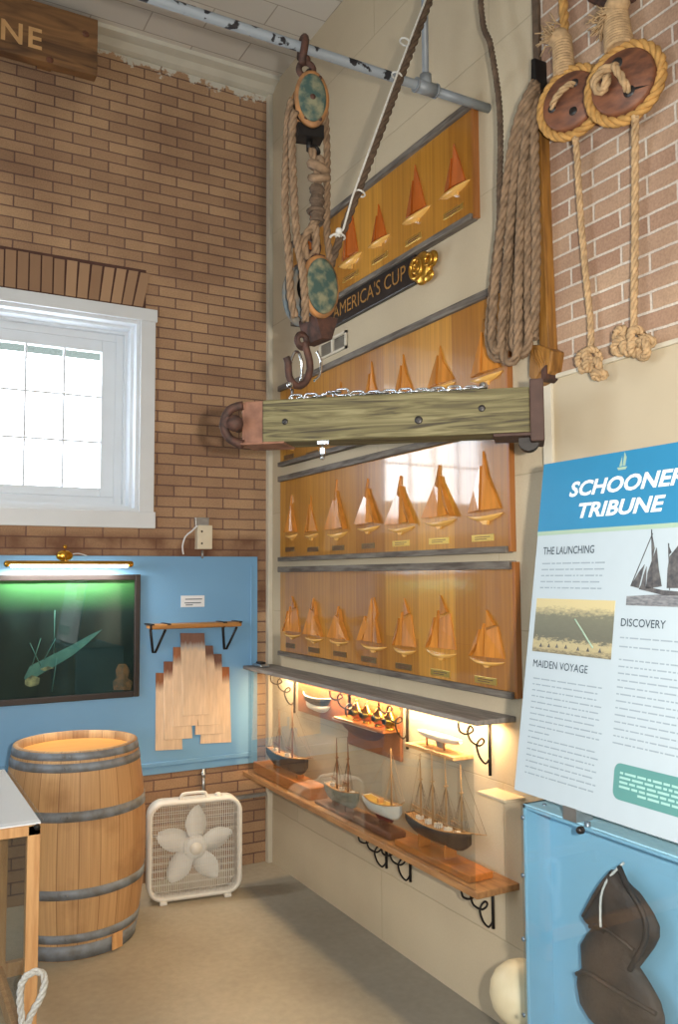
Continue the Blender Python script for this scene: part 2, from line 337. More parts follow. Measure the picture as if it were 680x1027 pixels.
M['pane']=glass('clear_window_glass')
M['acrylic']=glass('clear_acrylic_sheet',(244,248,250),0.0,1.6)
M['picglass']=glass('picture_glass',(250,255,252),0.0,1.1)
M['tube']=emis('warm_white_tube',(255,244,225),14)
M['led']=emis('warm_light_strip',(255,196,120),16)

def timber_beam():
    m,nt,P,N=mat('grey_green_treated_timber'); L=nt.links.new
    tc=N('TexCoord'); mp=N('Mapping'); mp.inputs['Scale'].default_value=(1.8,12,28); L(tc.outputs['Object'],mp.inputs[0])
    wv=N('TexNoise'); wv.inputs['Scale'].default_value=1.5; wv.inputs['Detail'].default_value=6; wv.inputs['Distortion'].default_value=1.8; L(mp.outputs[0],wv.inputs[0])
    rp=N('ValToRGB'); L(wv.outputs[0],rp.inputs[0]); e=rp.color_ramp.elements
    e[0].position=0.34; e[0].color=s2l((58,52,38)); e[1].position=0.66; e[1].color=s2l((126,120,88)); q=e.new(0.48); q.color=s2l((98,92,62))
    L(rp.outputs[0],P.inputs['Base Color']); P.inputs['Roughness'].default_value=0.75
    bp=N('Bump'); bp.inputs['Strength'].default_value=0.4; bp.inputs['Distance'].default_value=0.005; L(wv.outputs[0],bp.inputs['Height']); L(bp.outputs[0],P.inputs['Normal'])
    return m
M['beam']=timber_beam()
def barrel_mat():
    m,nt,P,N=mat('oak_staves'); L=nt.links.new
    tc=N('TexCoord'); sp=N('SeparateXYZ'); L(tc.outputs['Object'],sp.inputs[0])
    at=N('Math'); at.operation='ARCTAN2'; L(sp.outputs['Y'],at.inputs[0]); L(sp.outputs['X'],at.inputs[1])
    k=N('Math'); k.operation='MULTIPLY'; k.inputs[1].default_value=22/(2*PI); L(at.outputs[0],k.inputs[0])
    fl=N('Math'); fl.operation='FLOOR'; L(k.outputs[0],fl.inputs[0]); wn=N('TexWhiteNoise'); wn.noise_dimensions='1D'; L(fl.outputs[0],wn.inputs['W'])
    fr=N('Math'); fr.operation='FRACT'; L(k.outputs[0],fr.inputs[0]); pg=N('Math'); pg.operation='PINGPONG'; pg.inputs[1].default_value=0.5; L(fr.outputs[0],pg.inputs[0])
    gp=N('MapRange'); gp.inputs[1].default_value=0; gp.inputs[2].default_value=0.03; L(pg.outputs[0],gp.inputs[0])
    cb=N('CombineXYZ'); m1=N('Math'); m1.operation='MULTIPLY'; m1.inputs[1].default_value=14; L(k.outputs[0],m1.inputs[0]); m2=N('Math'); m2.operation='MULTIPLY'; m2.inputs[1].default_value=2.5; L(sp.outputs['Z'],m2.inputs[0]); L(m1.outputs[0],cb.inputs[0]); L(m2.outputs[0],cb.inputs[1])
    nz=N('TexNoise'); nz.inputs['Scale'].default_value=1; nz.inputs['Detail'].default_value=5; L(cb.outputs[0],nz.inputs[0])
    ad=N('Math'); ad.operation='MULTIPLY_ADD'; L(wn.outputs[0],ad.inputs[0]); ad.inputs[1].default_value=0.4; ad2=N('Math'); ad2.operation='MULTIPLY'; ad2.inputs[1].default_value=0.7; L(nz.outputs[0],ad2.inputs[0]); L(ad2.outputs[0],ad.inputs[2])
    rp=N('ValToRGB'); L(ad.outputs[0],rp.inputs[0]); rp.color_ramp.elements[0].position=0.25; rp.color_ramp.elements[0].color=s2l((156,116,76)); rp.color_ramp.elements[1].position=0.8; rp.color_ramp.elements[1].color=s2l((206,166,118))
    nb=N('TexNoise'); nb.inputs['Scale'].default_value=4; nb.inputs['Detail'].default_value=6; L(tc.outputs['Object'],nb.inputs[0]); rb=N('ValToRGB'); L(nb.outputs[0],rb.inputs[0]); rb.color_ramp.elements[0].position=0.32; rb.color_ramp.elements[0].color=(0.68,0.62,0.58,1); rb.color_ramp.elements[1].position=0.5; rb.color_ramp.elements[1].color=(1,1,1,1)
    mm=N('Mix'); mm.data_type='RGBA'; mm.blend_type='MULTIPLY'; mm.inputs[0].default_value=1; L(rp.outputs[0],mm.inputs[6]); L(rb.outputs[0],mm.inputs[7])
    mx=N('Mix'); mx.data_type='RGBA'; L(gp.outputs[0],mx.inputs[0]); mx.inputs[6].default_value=s2l((120,84,54)); L(mm.outputs[2],mx.inputs[7]); L(mx.outputs[2],P.inputs['Base Color']); P.inputs['Roughness'].default_value=0.6
    return m
M['staves']=barrel_mat()
M['head']=basic('honey_barrel_head',(226,160,78),0.45,var=0.08,stretch=(2,26,2),scale=2,bump=0.05)
M['hoop']=basic('dull_galvanised_hoop',(138,148,160),0.6,metal=0.2,col2=(112,112,112),scale=14,bump=0.15)
def ceiling_mat():
    m,nt,P,N=mat('painted_ceiling_boards'); L=nt.links.new
    g=N('NewGeometry'); br=N('TexBrick'); L(g.outputs['Position'],br.inputs[0]); br.inputs['Scale'].default_value=1; br.inputs['Brick Width'].default_value=0.62; br.inputs['Row Height'].default_value=0.2
    br.inputs['Mortar Size'].default_value=0.004; br.inputs['Color1'].default_value=s2l((206,203,196)); br.inputs['Color2'].default_value=s2l((198,196,190)); br.inputs['Mortar'].default_value=s2l((160,156,148))
    L(br.outputs['Color'],P.inputs['Base Color']); P.inputs['Roughness'].default_value=0.6
    bp=N('Bump'); bp.invert=True; bp.inputs['Strength'].default_value=0.6; bp.inputs['Distance'].default_value=0.006; L(br.outputs['Fac'],bp.inputs['Height']); L(bp.outputs[0],P.inputs['Normal']); return m
M['ceil']=ceiling_mat()
def floor_mat():
    m,nt,P,N=mat('worn_concrete'); L=nt.links.new
    g=N('NewGeometry'); nz=N('TexNoise'); nz.inputs['Scale'].default_value=1.3; nz.inputs['Detail'].default_value=7; L(g.outputs['Position'],nz.inputs[0])
    rp=N('ValToRGB'); L(nz.outputs[0],rp.inputs[0]); rp.color_ramp.elements[0].position=0.3; rp.color_ramp.elements[0].color=s2l((156,144,124)); rp.color_ramp.elements[1].position=0.7; rp.color_ramp.elements[1].color=s2l((186,174,152))
    n2=N('TexNoise'); n2.inputs['Scale'].default_value=28; n2.inputs['Detail'].default_value=8; L(g.outputs['Position'],n2.inputs[0]); r2=N('ValToRGB'); L(n2.outputs[0],r2.inputs[0]); r2.color_ramp.elements[0].position=0.3; r2.color_ramp.elements[0].color=(0.92,0.92,0.92,1); r2.color_ramp.elements[1].position=0.7; r2.color_ramp.elements[1].color=(1.05,1.05,1.05,1)
    mx=N('Mix'); mx.data_type='RGBA'; mx.blend_type='MULTIPLY'; mx.inputs[0].default_value=1; L(rp.outputs[0],mx.inputs[6]); L(r2.outputs[0],mx.inputs[7])
    n3=N('TexNoise'); n3.inputs['Scale'].default_value=4.5; n3.inputs['Detail'].default_value=2; L(g.outputs['Position'],n3.inputs[0]); r3=N('ValToRGB'); L(n3.outputs[0],r3.inputs[0]); r3.color_ramp.elements[0].position=0.22; r3.color_ramp.elements[0].color=(0.72,0.72,0.74,1); r3.color_ramp.elements[1].position=0.27; r3.color_ramp.elements[1].color=(1,1,1,1)
    m3=N('Mix'); m3.data_type='RGBA'; m3.blend_type='MULTIPLY'; m3.inputs[0].default_value=1; L(mx.outputs[2],m3.inputs[6]); L(r3.outputs[0],m3.inputs[7])
    # shelf shadow painted into the floor colour, a blue-grey band along the right wall
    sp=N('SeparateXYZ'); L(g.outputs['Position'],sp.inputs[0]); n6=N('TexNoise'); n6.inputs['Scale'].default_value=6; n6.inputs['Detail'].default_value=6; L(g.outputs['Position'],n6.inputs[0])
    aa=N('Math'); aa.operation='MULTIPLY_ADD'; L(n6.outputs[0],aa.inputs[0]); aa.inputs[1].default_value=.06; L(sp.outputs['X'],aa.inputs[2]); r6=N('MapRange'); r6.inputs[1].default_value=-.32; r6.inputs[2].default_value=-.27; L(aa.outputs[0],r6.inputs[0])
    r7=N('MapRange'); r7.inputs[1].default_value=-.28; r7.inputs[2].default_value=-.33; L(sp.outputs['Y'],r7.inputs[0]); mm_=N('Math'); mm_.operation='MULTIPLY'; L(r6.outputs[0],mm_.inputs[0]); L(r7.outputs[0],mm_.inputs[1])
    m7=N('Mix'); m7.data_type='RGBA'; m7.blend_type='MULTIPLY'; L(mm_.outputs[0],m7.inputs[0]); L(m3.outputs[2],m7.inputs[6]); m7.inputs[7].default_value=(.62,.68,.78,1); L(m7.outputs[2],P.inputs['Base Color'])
    P.inputs['Roughness'].default_value=0.6; bp=N('Bump'); bp.inputs['Strength'].default_value=0.12; bp.inputs['Distance'].default_value=0.002; L(n2.outputs[0],bp.inputs['Height']); L(bp.outputs[0],P.inputs['Normal']); return m
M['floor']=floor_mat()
def plankwood(name, z0, dark, mid, light):
    """thin whitewashed plank: weathered brown at its top end, object coordinates from its foot"""
    m,nt,P,N=mat(name); L=nt.links.new; tc=N('TexCoord'); sp=N('SeparateXYZ'); L(tc.outputs['Object'],sp.inputs[0])
    nz=N('TexNoise'); nz.inputs['Scale'].default_value=1; mp=N('Mapping'); mp.inputs['Scale'].default_value=(60,10,7); L(tc.outputs['Object'],mp.inputs[0]); L(mp.outputs[0],nz.inputs[0]); nz.inputs['Detail'].default_value=5
    ad=N('Math'); ad.operation='MULTIPLY_ADD'; L(nz.outputs[0],ad.inputs[0]); ad.inputs[1].default_value=0.07; L(sp.outputs['Z'],ad.inputs[2])
    mr=N('MapRange'); mr.inputs[1].default_value=z0-0.075; mr.inputs[2].default_value=z0+0.01; L(ad.outputs[0],mr.inputs[0])
    rp=N('ValToRGB'); L(mr.outputs[0],rp.inputs[0]); e=rp.color_ramp.elements; e[0].position=0.0; e[0].color=s2l(light); e[1].position=1; e[1].color=s2l(dark); q=e.new(0.35); q.color=s2l(mid); e[2].position=.65
    r2=N('ValToRGB'); L(nz.outputs[0],r2.inputs[0]); r2.color_ramp.elements[0].position=0.3; r2.color_ramp.elements[0].color=(0.82,0.8,0.78,1); r2.color_ramp.elements[1].position=0.7; r2.color_ramp.elements[1].color=(1.05,1.05,1.05,1)
    mx=N('Mix'); mx.data_type='RGBA'; mx.blend_type='MULTIPLY'; mx.inputs[0].default_value=1; L(rp.outputs[0],mx.inputs[6]); L(r2.outputs[0],mx.inputs[7]); L(mx.outputs[2],P.inputs['Base Color']); P.inputs['Roughness'].default_value=0.7
    return m
# ================================================================== THE ROOM
H=5.085; XL=-5.6; YF=-8.6
# window opening in the back wall
wo_r=A(139.6,400).x; wo_t=A(139.6,322).z; wo_b=A(137,513).z
cas_r=A(156,400).x; cas_t=3.435; cas_b=2.087
PD=0.25
px_w=None
# sash geometry found on a plane set back in the wall
WD=0.19
sash_r=A(115.4,400,WD).x; sash_t=A(115,343.5,WD).z; sash_b=A(114,499,WD).z
mu1=A(63.7,400,WD+.02).x; mu2=A(24.9,400,WD+.02).x; pw=mu1-mu2
pane_r=mu1+pw; ncol=4; pane_l=pane_r-ncol*pw
wo_l=pane_l-(wo_r-pane_r); cas_l=wo_l-(cas_r-wo_r)
w=MB(); T=0.32
w.box((XL-.3,0,0),(wo_l,T,H+.1)); w.box((wo_r,0,0),(0.3,T,H+.1)); w.box((wo_l,0,0),(wo_r,T,wo_b)); w.box((wo_l,0,wo_t),(wo_r,T,H+.1))
struct(w.build('wall_back',M['brick'],base='world'))
M['creamblock']=brick_mat('cream_painted_blocks','Y',(190,178,154),(188,175,150),(176,164,140),1.9,.62,.003,off=(.4,.28),grain=.2)
w=MB(); w.box((0,YF-.3,0),(0.3,0,H+.1)); struct(w.build('wall_right',M['creamblock'],base='world'))
# left and front walls, with unseen windows added in the left one for fill daylight
w=MB(); LW=[(-2.2,-3.9,1.5,3.1),(-5.2,-6.9,1.5,3.1)]
w.box((XL-.3,0,0),(XL,-2.2,H+.1)); w.box((XL-.3,-3.9,0),(XL,-5.2,H+.1)); w.box((XL-.3,-6.9,0),(XL,YF-.3,H+.1))
for a,b,c,d in LW: w.box((XL-.3,a,0),(XL,b,c)); w.box((XL-.3,a,d),(XL,b,H+.1))
struct(w.build('wall_left',M['cream'],base='world'))
w=MB(); w.box((XL,YF-.3,0),(0,YF,H+.1)); struct(w.build('wall_front',M['cream'],base='world'))
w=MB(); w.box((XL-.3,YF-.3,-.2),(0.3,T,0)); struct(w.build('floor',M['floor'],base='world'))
w=MB(); w.box((XL-.3,YF-.3,H),(0.3,T,H+.1)); struct(w.build('ceiling',M['ceil'],base='world'))
n=2
for a,b,c,d in LW:
    w=MB()
    for (y0,y1,z0,z1) in ((a,a-.08,c,d),(b,b+.08,c,d),(a,b,c,c+.08),(a,b,d,d-.08),((a+b)/2-.03,(a+b)/2+.03,c,d),(a,b,(c+d)/2-.03,(c+d)/2+.03)):
        w.box((XL-.12,y0,z0),(XL-.04,y1,z1))
    f=struct(w.build('window_%d'%n,M['white'],base='world')); n+=1  # frames of the unseen windows added for daylight fill
# crown moulding, corner trims, pilaster
w=MB(); w.prism([(0,H),(-.16,H),(-.15,H-.02),(-.09,H-.03),(-.05,H-.055),(-.02,H-.062),(0,H-.062)],(XL,0,0),(0,1,0),(0,0,1),(1,0,0),-XL); o=struct(w.build('trim_1',M['crown'],base='world'))
w=MB(); w.box((-.03,-.045,0),(-.0,0,H-.062)); struct(w.build('trim_2',M['trimcream'],base='world',bevel=.003))
pil_y=B(549,300,-.04).y; pil_z=B(555,377.5,-.05).z
w=MB(); w.box((-.04,pil_y,pil_z-.02),(0,-4.9,H)); struct(w.build('wall_right_pilaster',M['brick2'],base='world'))
w=MB(); py0=B(545.5,420,-.055).y; py1=B(554.5,420,-.055).y
w.box((-.048,py0,0),(0,-4.9,pil_z)); struct(w.build('wall_right_dado',M['cream'],base='world'))
w=MB(); w.box((-.062,py0,0),(-.048,py1,pil_z)); struct(w.build('trim_3',M['trimcream'],base='world',bevel=.002))
w=MB(); w.box((-.06,py1,pil_z-.012),(-.048,-4.9,pil_z+.004)); struct(w.build('trim_4',M['trimcream'],base='world',bevel=.002))
# cream ledge just behind the sign
lw=.10; q=B(507,803,-lw)
w=MB(); w.box((-lw,-2.26,q.z-.012),(0,q.y,q.z)); struct(w.build('trim_5',M['cream'],base='world',bevel=.003))
# fine joints in the painted right wall
# soldier course of upright bricks over the window
w=MB(); arch=struct(MB().box((0,0,0),(0.001,0.001,0.001)).build('trim_6',M['soldier'],base='world'))
bm_=MB(); zb=cas_t+.012; xr=A(146,300).x-.0
mm=MB(); mm.box((cas_l-.05,-.004,zb-.03),(xr+.0,0,zb+.235))
mm.build('soldier_mortar',M['mortar'],arch)
x=xr-.02; i=0
while x>cas_l-.05:
    lean=max(0,(.5-(xr-x))/.5)*.045
    k=0.058; hh=.215+random.uniform(-.004,.004); d=.010+random.uniform(0,.003)
    bm_.add([(x-k+.0,0,zb),(x,0,zb),(x+lean,0,zb+hh),(x-k+lean,0,zb+hh),(x-k,-d,zb),(x,-d,zb),(x+lean,-d,zb+hh),(x-k+lean,-d,zb+hh)],[(0,1,2,3),(4,7,6,5),(0,4,5,1),(1,5,6,2),(2,6,7,3),(3,7,4,0)]); x-=.067; i+=1
old=arch.data; tmp=bm_.build('tmp',M['soldier'],base='world'); arch.data=tmp.data; bpy.data.objects.remove(tmp); bpy.data.meshes.remove(old)
# per-brick tint
nt=M['soldier'].node_tree; gi=nt.nodes.new('ShaderNodeNewGeometry'); rr=nt.nodes.new('ShaderNodeValToRGB'); nt.links.new(gi.outputs['Random Per Island'],rr.inputs[0]); rr.color_ramp.elements[0].color=s2l((140,110,86)); rr.color_ramp.elements[1].color=s2l((172,140,110)); nt.links.new(rr.outputs[0],nt.nodes['Principled BSDF'].inputs['Base Color'])
# ---- window_1
win=props(bpy.data.objects.new('window_1',None),kind='structure'); COL.objects.link(win); ORG['window_1']=V((0,0,0))
w=MB(); cw=cas_r-wo_r; cb_=wo_b-cas_b; ct=cas_t-wo_t
w.box((cas_l,-.028,wo_t),(cas_r,0,cas_t)); w.box((cas_l+.01,-.024,cas_b),(wo_l,0,wo_t)); w.box((wo_r,-.024,cas_b),(cas_r-.01,0,wo_t)); w.box((cas_l,-.028,cas_b),(cas_r,0,wo_b-.002))
w.build('casing',M['white'],win,bevel=.003)
w=MB(); j=.02
for dpt,ins in ((0,0),(.07,.018),(.15,.034)):
    y0,y1=dpt-.0,dpt+.10 if dpt<.1 else WD+.06
    w.box((wo_r-ins-.02,y0,wo_b),(wo_r,y1,wo_t)); w.box((wo_l,y0,wo_b),(wo_l+ins+.02,y1,wo_t))
    w.box((wo_l+ins+.02,y0,wo_t-ins-.02),(wo_r-ins-.02,y1,wo_t)); w.box((wo_l+ins+.02,y0,wo_b),(wo_r-ins-.02,y1,wo_b+ins+.02))
w.build('jamb_lining',M['white'],win)
w=MB(); pt=sash_t-.03; pb=sash_b+.045
pane_t=A(60,349,WD+.02).z; pane_b=A(60,488,WD+.02).z
sl=pane_l-(sash_r-pane_r)
w.box((pane_r,WD,sash_b),(sash_r,WD+.045,sash_t)); w.box((sl,WD,sash_b),(pane_l,WD+.045,sash_t)); w.box((pane_l,WD,pane_t),(pane_r,WD+.045,sash_t)); w.box((pane_l,WD,sash_b),(pane_r,WD+.045,pane_b))
w.box((sash_r,WD+.0,wo_b),(wo_r,WD+.05,wo_t)); w.box((wo_l,WD,wo_b),(sl,WD+.05,wo_t)); w.box((sl,WD,sash_t),(sash_r,WD+.05,wo_t)); w.box((sl,WD,wo_b),(sash_r,WD+.05,sash_b))
w.build('sash',M['white'],win,bevel=.004)
w=MB()
for k in range(1,ncol): w.box((pane_l+k*pw-.006,WD+.008,pane_b),(pane_l+k*pw+.006,WD+.036,pane_t))
for k in range(1,3): z=pane_b+(pane_t-pane_b)*k/3; w.box((pane_l,WD+.01,z-.006),(pane_r,WD+.034,z+.006))
w.build('glazing_bar',M['white'],win)
w=MB(); w.box((pane_l,WD+.02,pane_b),(pane_r,WD+.022,pane_t)); w.build('glass_pane',M['pane'],win)
w=MB(); w.prism([(0,0),(.25,-.06),(.25,-.12),(0,-.06)],(cas_l,T+.02,pane_t+.165),(0,1,0),(0,0,1),(1,0,0),cas_r-cas_l)
props(w.build('awning',M['green']),'dark green awning edge seen through the top of the window','awning')

# ================================================================== BACK WALL THINGS
# blue backing board
bz1=1.92; bz0=A(257,764).z; bx1=A(257,660).x; bx0=-2.9
t=thing('blue_backing_board','large light blue painted board fixed to the brick wall under the window','board',((bx0+bx1)/2,0,bz0))
w=MB(); w.box((bx0,-.02,bz0),(bx1,0,bz1)); w.build('board',M['blue'],t,bevel=.003)
w=MB(); w.box((bx0+.1,-.03,bz0+.045),(bx1-.04,-.02,bz0+.07)); w.box((bx1-.05,-.026,bz0+.06),(bx1-.035,-.02,bz1-.06)); w.build('edge_strip',M['blue'],t,bevel=.003)
# framed picture
fx1=A(140.6,640,-.05).x; fz1=A(100,576.3,-.05).z; fz0=A(100,701.5,-.05).z; fcx=A(66,590,-.06).x; fx0=2*fcx-fx1
t=thing('framed_picture','dark framed glazed underwater picture of a sunken schooner on the blue board','picture',(fcx,-.02,fz0))
fw=.033; w=MB(); w.box((fx0,-.05,fz0),(fx0+fw,-.02,fz1)); w.box((fx1-fw,-.05,fz0),(fx1,-.02,fz1)); w.box((fx0+fw,-.05,fz1-fw),(fx1-fw,-.02,fz1)); w.box((fx0+fw,-.05,fz0),(fx1-fw,-.02,fz0+fw)); w.build('frame',M['frameblk'],t,bevel=.004)
m_,nt,P,N=mat('underwater_painting'); L=nt.links.new; g=N('NewGeometry'); mp=N('Mapping'); mp.inputs['Scale'].default_value=(5,1,3); L(g.outputs['Position'],mp.inputs[0]); nz=N('TexNoise'); nz.inputs['Scale'].default_value=1.2; nz.inputs['Detail'].default_value=5; L(mp.outputs[0],nz.inputs[0])
rp=N('ValToRGB'); L(nz.outputs[0],rp.inputs[0]); rp.color_ramp.elements[0].position=.3; rp.color_ramp.elements[0].color=s2l((22,34,38)); rp.color_ramp.elements[1].position=.7; rp.color_ramp.elements[1].color=s2l((38,56,58)); sz=N('SeparateXYZ'); L(g.outputs['Position'],sz.inputs[0]); mz=N('MapRange'); mz.inputs[1].default_value=fz1-.22; mz.inputs[2].default_value=fz1-.02; L(sz.outputs['Z'],mz.inputs[0]); mq=N('Mix'); mq.data_type='RGBA'; L(mz.outputs[0],mq.inputs[0]); L(rp.outputs[0],mq.inputs[6]); mq.inputs[7].default_value=s2l((70,122,74))
L(mq.outputs[2],P.inputs['Base Color']); P.inputs['Roughness'].default_value=.9; P.inputs['Specular IOR Level'].default_value=.1
w=MB(); w.box((fx0+fw,-.028,fz0+fw),(fx1-fw,-.022,fz1-fw)); pic=w.build('painting',m_,t)
def Ap(px,py,y=-.03): p=A(px,py,y); return (p.x,p.z)
M['wreck']=basic('painted_wreck_hull',(44,96,100),.8,col2=(74,122,118),scale=12,bump=0); M['wreck2']=basic('painted_pale_bow',(150,150,112),.6,col2=(60,70,60),scale=25,bump=0)
w=MB(); w.prism([Ap(*q) for q in ((24,680),(30,668),(50,658),(70,648),(90,637),(103,631),(88,645),(72,658),(55,668),(38,678),(28,688))],(0,-.028,0),(1,0,0),(0,0,1),(0,-1,0),.0015); w.build('painted_hull',M['wreck'],pic)
w=MB(); w.prism([Ap(*q) for q in ((25,682),(32,677),(40,680),(39,687),(30,689),(25,687))],(0,-.028,0),(1,0,0),(0,0,1),(0,-1,0),.0024); w.prism([Ap(*q) for q in ((40,671),(48,668),(54,670),(44,673))],(0,-.028,0),(1,0,0),(0,0,1),(0,-1,0),.0024); w.build('painted_bow',M['wreck2'],pic)
w=MB()
for a,b in (((32,668),(41,640)),((41,668),(30,645)),((54,656),(55,612)),((44,662),(56,640)),((52,694),(57,660))):
    a=A(*a,-.0295); b=A(*b,-.0295); w.tube([a,b],.0022,5)
w.build('painted_rigging',M['wreck'],pic)
M['diver']=basic('painted_diver',(120,84,54),.6,col2=(70,58,46),scale=40,bump=0)
w=MB(); w.prism([Ap(*q) for q in ((114,692),(113,684),(117,680),(116,672),(119,666),(126,666),(130,672),(128,680),(133,684),(131,692))],(0,-.028,0),(1,0,0),(0,0,1),(0,-1,0),.0015); w.build('painted_diver',M['diver'],pic)
w=MB(); w.box((fx0+fw,-.040,fz0+fw),(fx1-fw,-.038,fz1-fw)); w.build('picture_glass',M['picglass'],t)
# picture light
lz=A(66,567,-.13).z; lx0=A(7,567,-.13).x; lx1=A(131,567,-.13).x; lcx=A(66,567,-.13).x
t=thing('picture_light','brass picture light glowing over the dark framed picture','lamp',(lcx,-.02,bz1-.05))
w=MB(); k=[(math.cos(a)*.022,math.sin(a)*.022) for a in [PI*i/10 for i in range(11)]]; w.prism(k+[(x*.85,y*.85) for x,y in k[::-1]],(lx0,-.13,lz+.004),(0,1,0),(0,0,1),(1,0,0),lx1-lx0)
w.ball((lx0,-.13,lz+.008),.018); w.ball((lx1,-.13,lz+.008),.018); w.build('lamp_shade',M['brass'],t)
w=MB(); w.tube([(lx0+.02,-.13,lz),(lx1-.02,-.13,lz)],.014,12); w.build('tube',M['tube'],t)
w=MB(); w.tube(smoothp([(lcx,-.13,lz+.02),(lcx,-.11,lz+.06),(lcx,-.06,lz+.075),(lcx,-.0,lz+.06)]),.008,8); w.ball((lcx,-.09,lz+.055),.032,sc_=(1.5,.7,1)); w.ball((lcx,-.10,lz+.105),.012); w.build('arm',M['brass'],t)
w=MB(); w.tube(smoothp([(lcx+.03,-.05,lz+.06),(lcx+.09,-.03,lz+.07),(lcx+.16,-.01,lz+.05),(lcx+.17,.0,lz+.045)]),.003,5); w.build('cord',M['card'],t)
# outlet box above the board
t=thing('outlet_box','ivory electrical outlet box with a cord on the brick above the blue board','outlet',A(202,540))
a=A(194.5,519); b=A(205,531); w=MB(); w.box((a.x,-.03,b.z),(b.x+.02,0,a.z)); w.build('cover_plate',M['zinc'],t,bevel=.003)
a=A(195.5,527); b=A(210,551); w=MB(); w.box((a.x,-.055,b.z),(b.x,0,a.z)); w.build('box',M['outlet'],t,bevel=.004)
w=MB(); c=A(202.5,533,-.055); w.lathe([(.007,0),(.006,.003)],c,(0,-1,0),12); w.build('socket',M['slate'],t); w=MB(); w.lathe([(.007,0),(.006,.003)],A(202.5,545,-.055),(0,-1,0),12); w.build('socket',M['slate'],t)
w=MB(); w.tube(smoothp([A(198,527,-.05),A(192,533,-.05),A(186,538,-.04),A(183,548,-.03),A(184,556,-.03)],.01),.005,6); w.build('cord',M['card'],t)
w=MB(); w.tube([A(203,552,-.02),A(203,560,-.02)],.008,8); w.build('conduit_stub',M['zinc'],t)
# label card
a=A(181.5,597.5,-.022); b=A(205,608.5,-.022); t=thing('label_card','small white printed card above the little shelf on the blue board','card',((a.x+b.x)/2,-.02,b.z))
w=MB(); w.box((a.x,-.023,b.z),(b.x,-.02,a.z)); w.build('card',M['card'],t)
w=MB(); 
for s,(u0,u1) in ((.3,(.18,.9)),(.62,(.15,.85)),(.8,(.2,.5))):
    z=a.z+(b.z-a.z)*s; w.box((a.x+(b.x-a.x)*u0,-.0238,z-.004),(a.x+(b.x-a.x)*u1,-.023,z+.002))
w.build('printed_line',M['ink'],t)
# small shelf
a=A(150,627,-.10); b=A(240,627,-.10); z1=a.z+.004
t=thing('small_wall_shelf','short honey brown shelf on two black V brackets on the blue board','shelf',((a.x+b.x)/2,-.02,z1-.15))
w=MB(); w.box((a.x,-.15,z1-.028),(b.x,-.02,z1)); w.build('plank',M['smallshelf'],t,bevel=.01,bseg=3)
for px in (158,230):
    w=MB(); x=A(px,630,-.10).x; hw=.045
    w.tube([(x-hw,-.11,z1-.03),(x-.006,-.03,z1-.17),(x+.010,-.03,z1-.17),(x+hw,-.11,z1-.035)],.008,6); w.tube([(x-hw-.005,-.14,z1+.003),(x-hw-.005,-.14,z1-.03)],.008,6); w.box((x-hw-.012,-.155,z1-.004),(x-hw+.01,-.02,z1+.004)); w.box((x+hw-.0,-.155,z1-.004),(x+hw+.02,-.02,z1+.004))
    w.build('bracket',M['iron'],t)
# fan of thin planks (lapped samples)
PL=[(156,674,184,753,1),(165,662,194,742,2),(173,648,198,729,3),(222,670,232,745,1,201),(213,656,225,736,2,197),(207,648,219,729,3,199)]
specs=[ # (top-left px, top y, top-right px, bottom-left px, bottom y, bottom-right px, layer, words)
 (156.5,675,164,156,753,183,1,'leftmost and lowest whitewashed plank in the lapped stack on the blue board'),
 (164.5,663.5,174,165,742,193,2,'second whitewashed plank from the left in the lapped stack'),
 (174,649,182,173.5,729,198,3,'third whitewashed plank from the left, just left of the tall middle plank'),
 (223,669,230,201,746,232,1,'rightmost and lowest whitewashed plank in the lapped stack'),
 (214,656,222.5,196,737,224,2,'second whitewashed plank from the right in the lapped stack'),
 (205,647.5,213.5,199,728,221,3,'third whitewashed plank from the right, just right of the tall middle plank'),
 (181,635,205,184,718,210,4,'tallest whitewashed plank, topmost in the middle of the lapped stack')]
for k,(tl,ty,tr,bl,by,brx,lay,lab) in enumerate(specs):
    yo=-.02-.009*(lay-1); y1=yo-.009
    if lay==4: TL,TR=tl,tr
    elif k<3: TL,TR=tl,tl+25
    else: TL,TR=tr-25,tr
    P4=[Ap(TL,ty,y1),Ap(TR,ty,y1),Ap(brx,by-(1.5 if k<3 else 1.5),y1),Ap(bl,by,y1)]
    base=V(((P4[2][0]+P4[3][0])/2,yo,min(P4[2][1],P4[3][1]))); hgt=P4[0][1]-base.z
    dark=[(140,88,54),(126,80,60),(150,98,66),(158,96,54),(116,80,66),(110,78,66),(122,90,78)][k]
    pm=plankwood('whitewashed_plank_%s'%'abcdefg'[k],hgt,dark,(178,150,128) if lay<4 else (168,162,158),(222,196,168))
    w=MB(); w.prism(P4,(0,yo,0),(1,0,0),(0,0,1),(0,-1,0),.009); o=w.build('lapped_plank',pm,base=base,bevel=.0012); props(o,lab,'plank','whitewashed planks lapped in a fan on the blue board')
# conduit and wire mould below the board
x=A(204,785,-.02).x; w=MB(); w.tube([(x,-.02,bz0),(x,-.02,A(204,800,-.02).z-.05)],.010,8); w.tube([(x,-.02,bz0-.02),(x,-.02,bz0-.05)],.014,8); props(w.build('conduit',M['zinc']),'short grey vertical conduit on the brick below the blue board','conduit')
a=A(236,801,-.02); b=A(270,797,-.02); w=MB(); w.box((a.x,-.028,a.z-.008),(-.035,0,a.z+.014)); props(w.build('wire_mould',M['zinc'],bevel=.003),'grey horizontal wire channel on the brick behind the box fan','conduit')

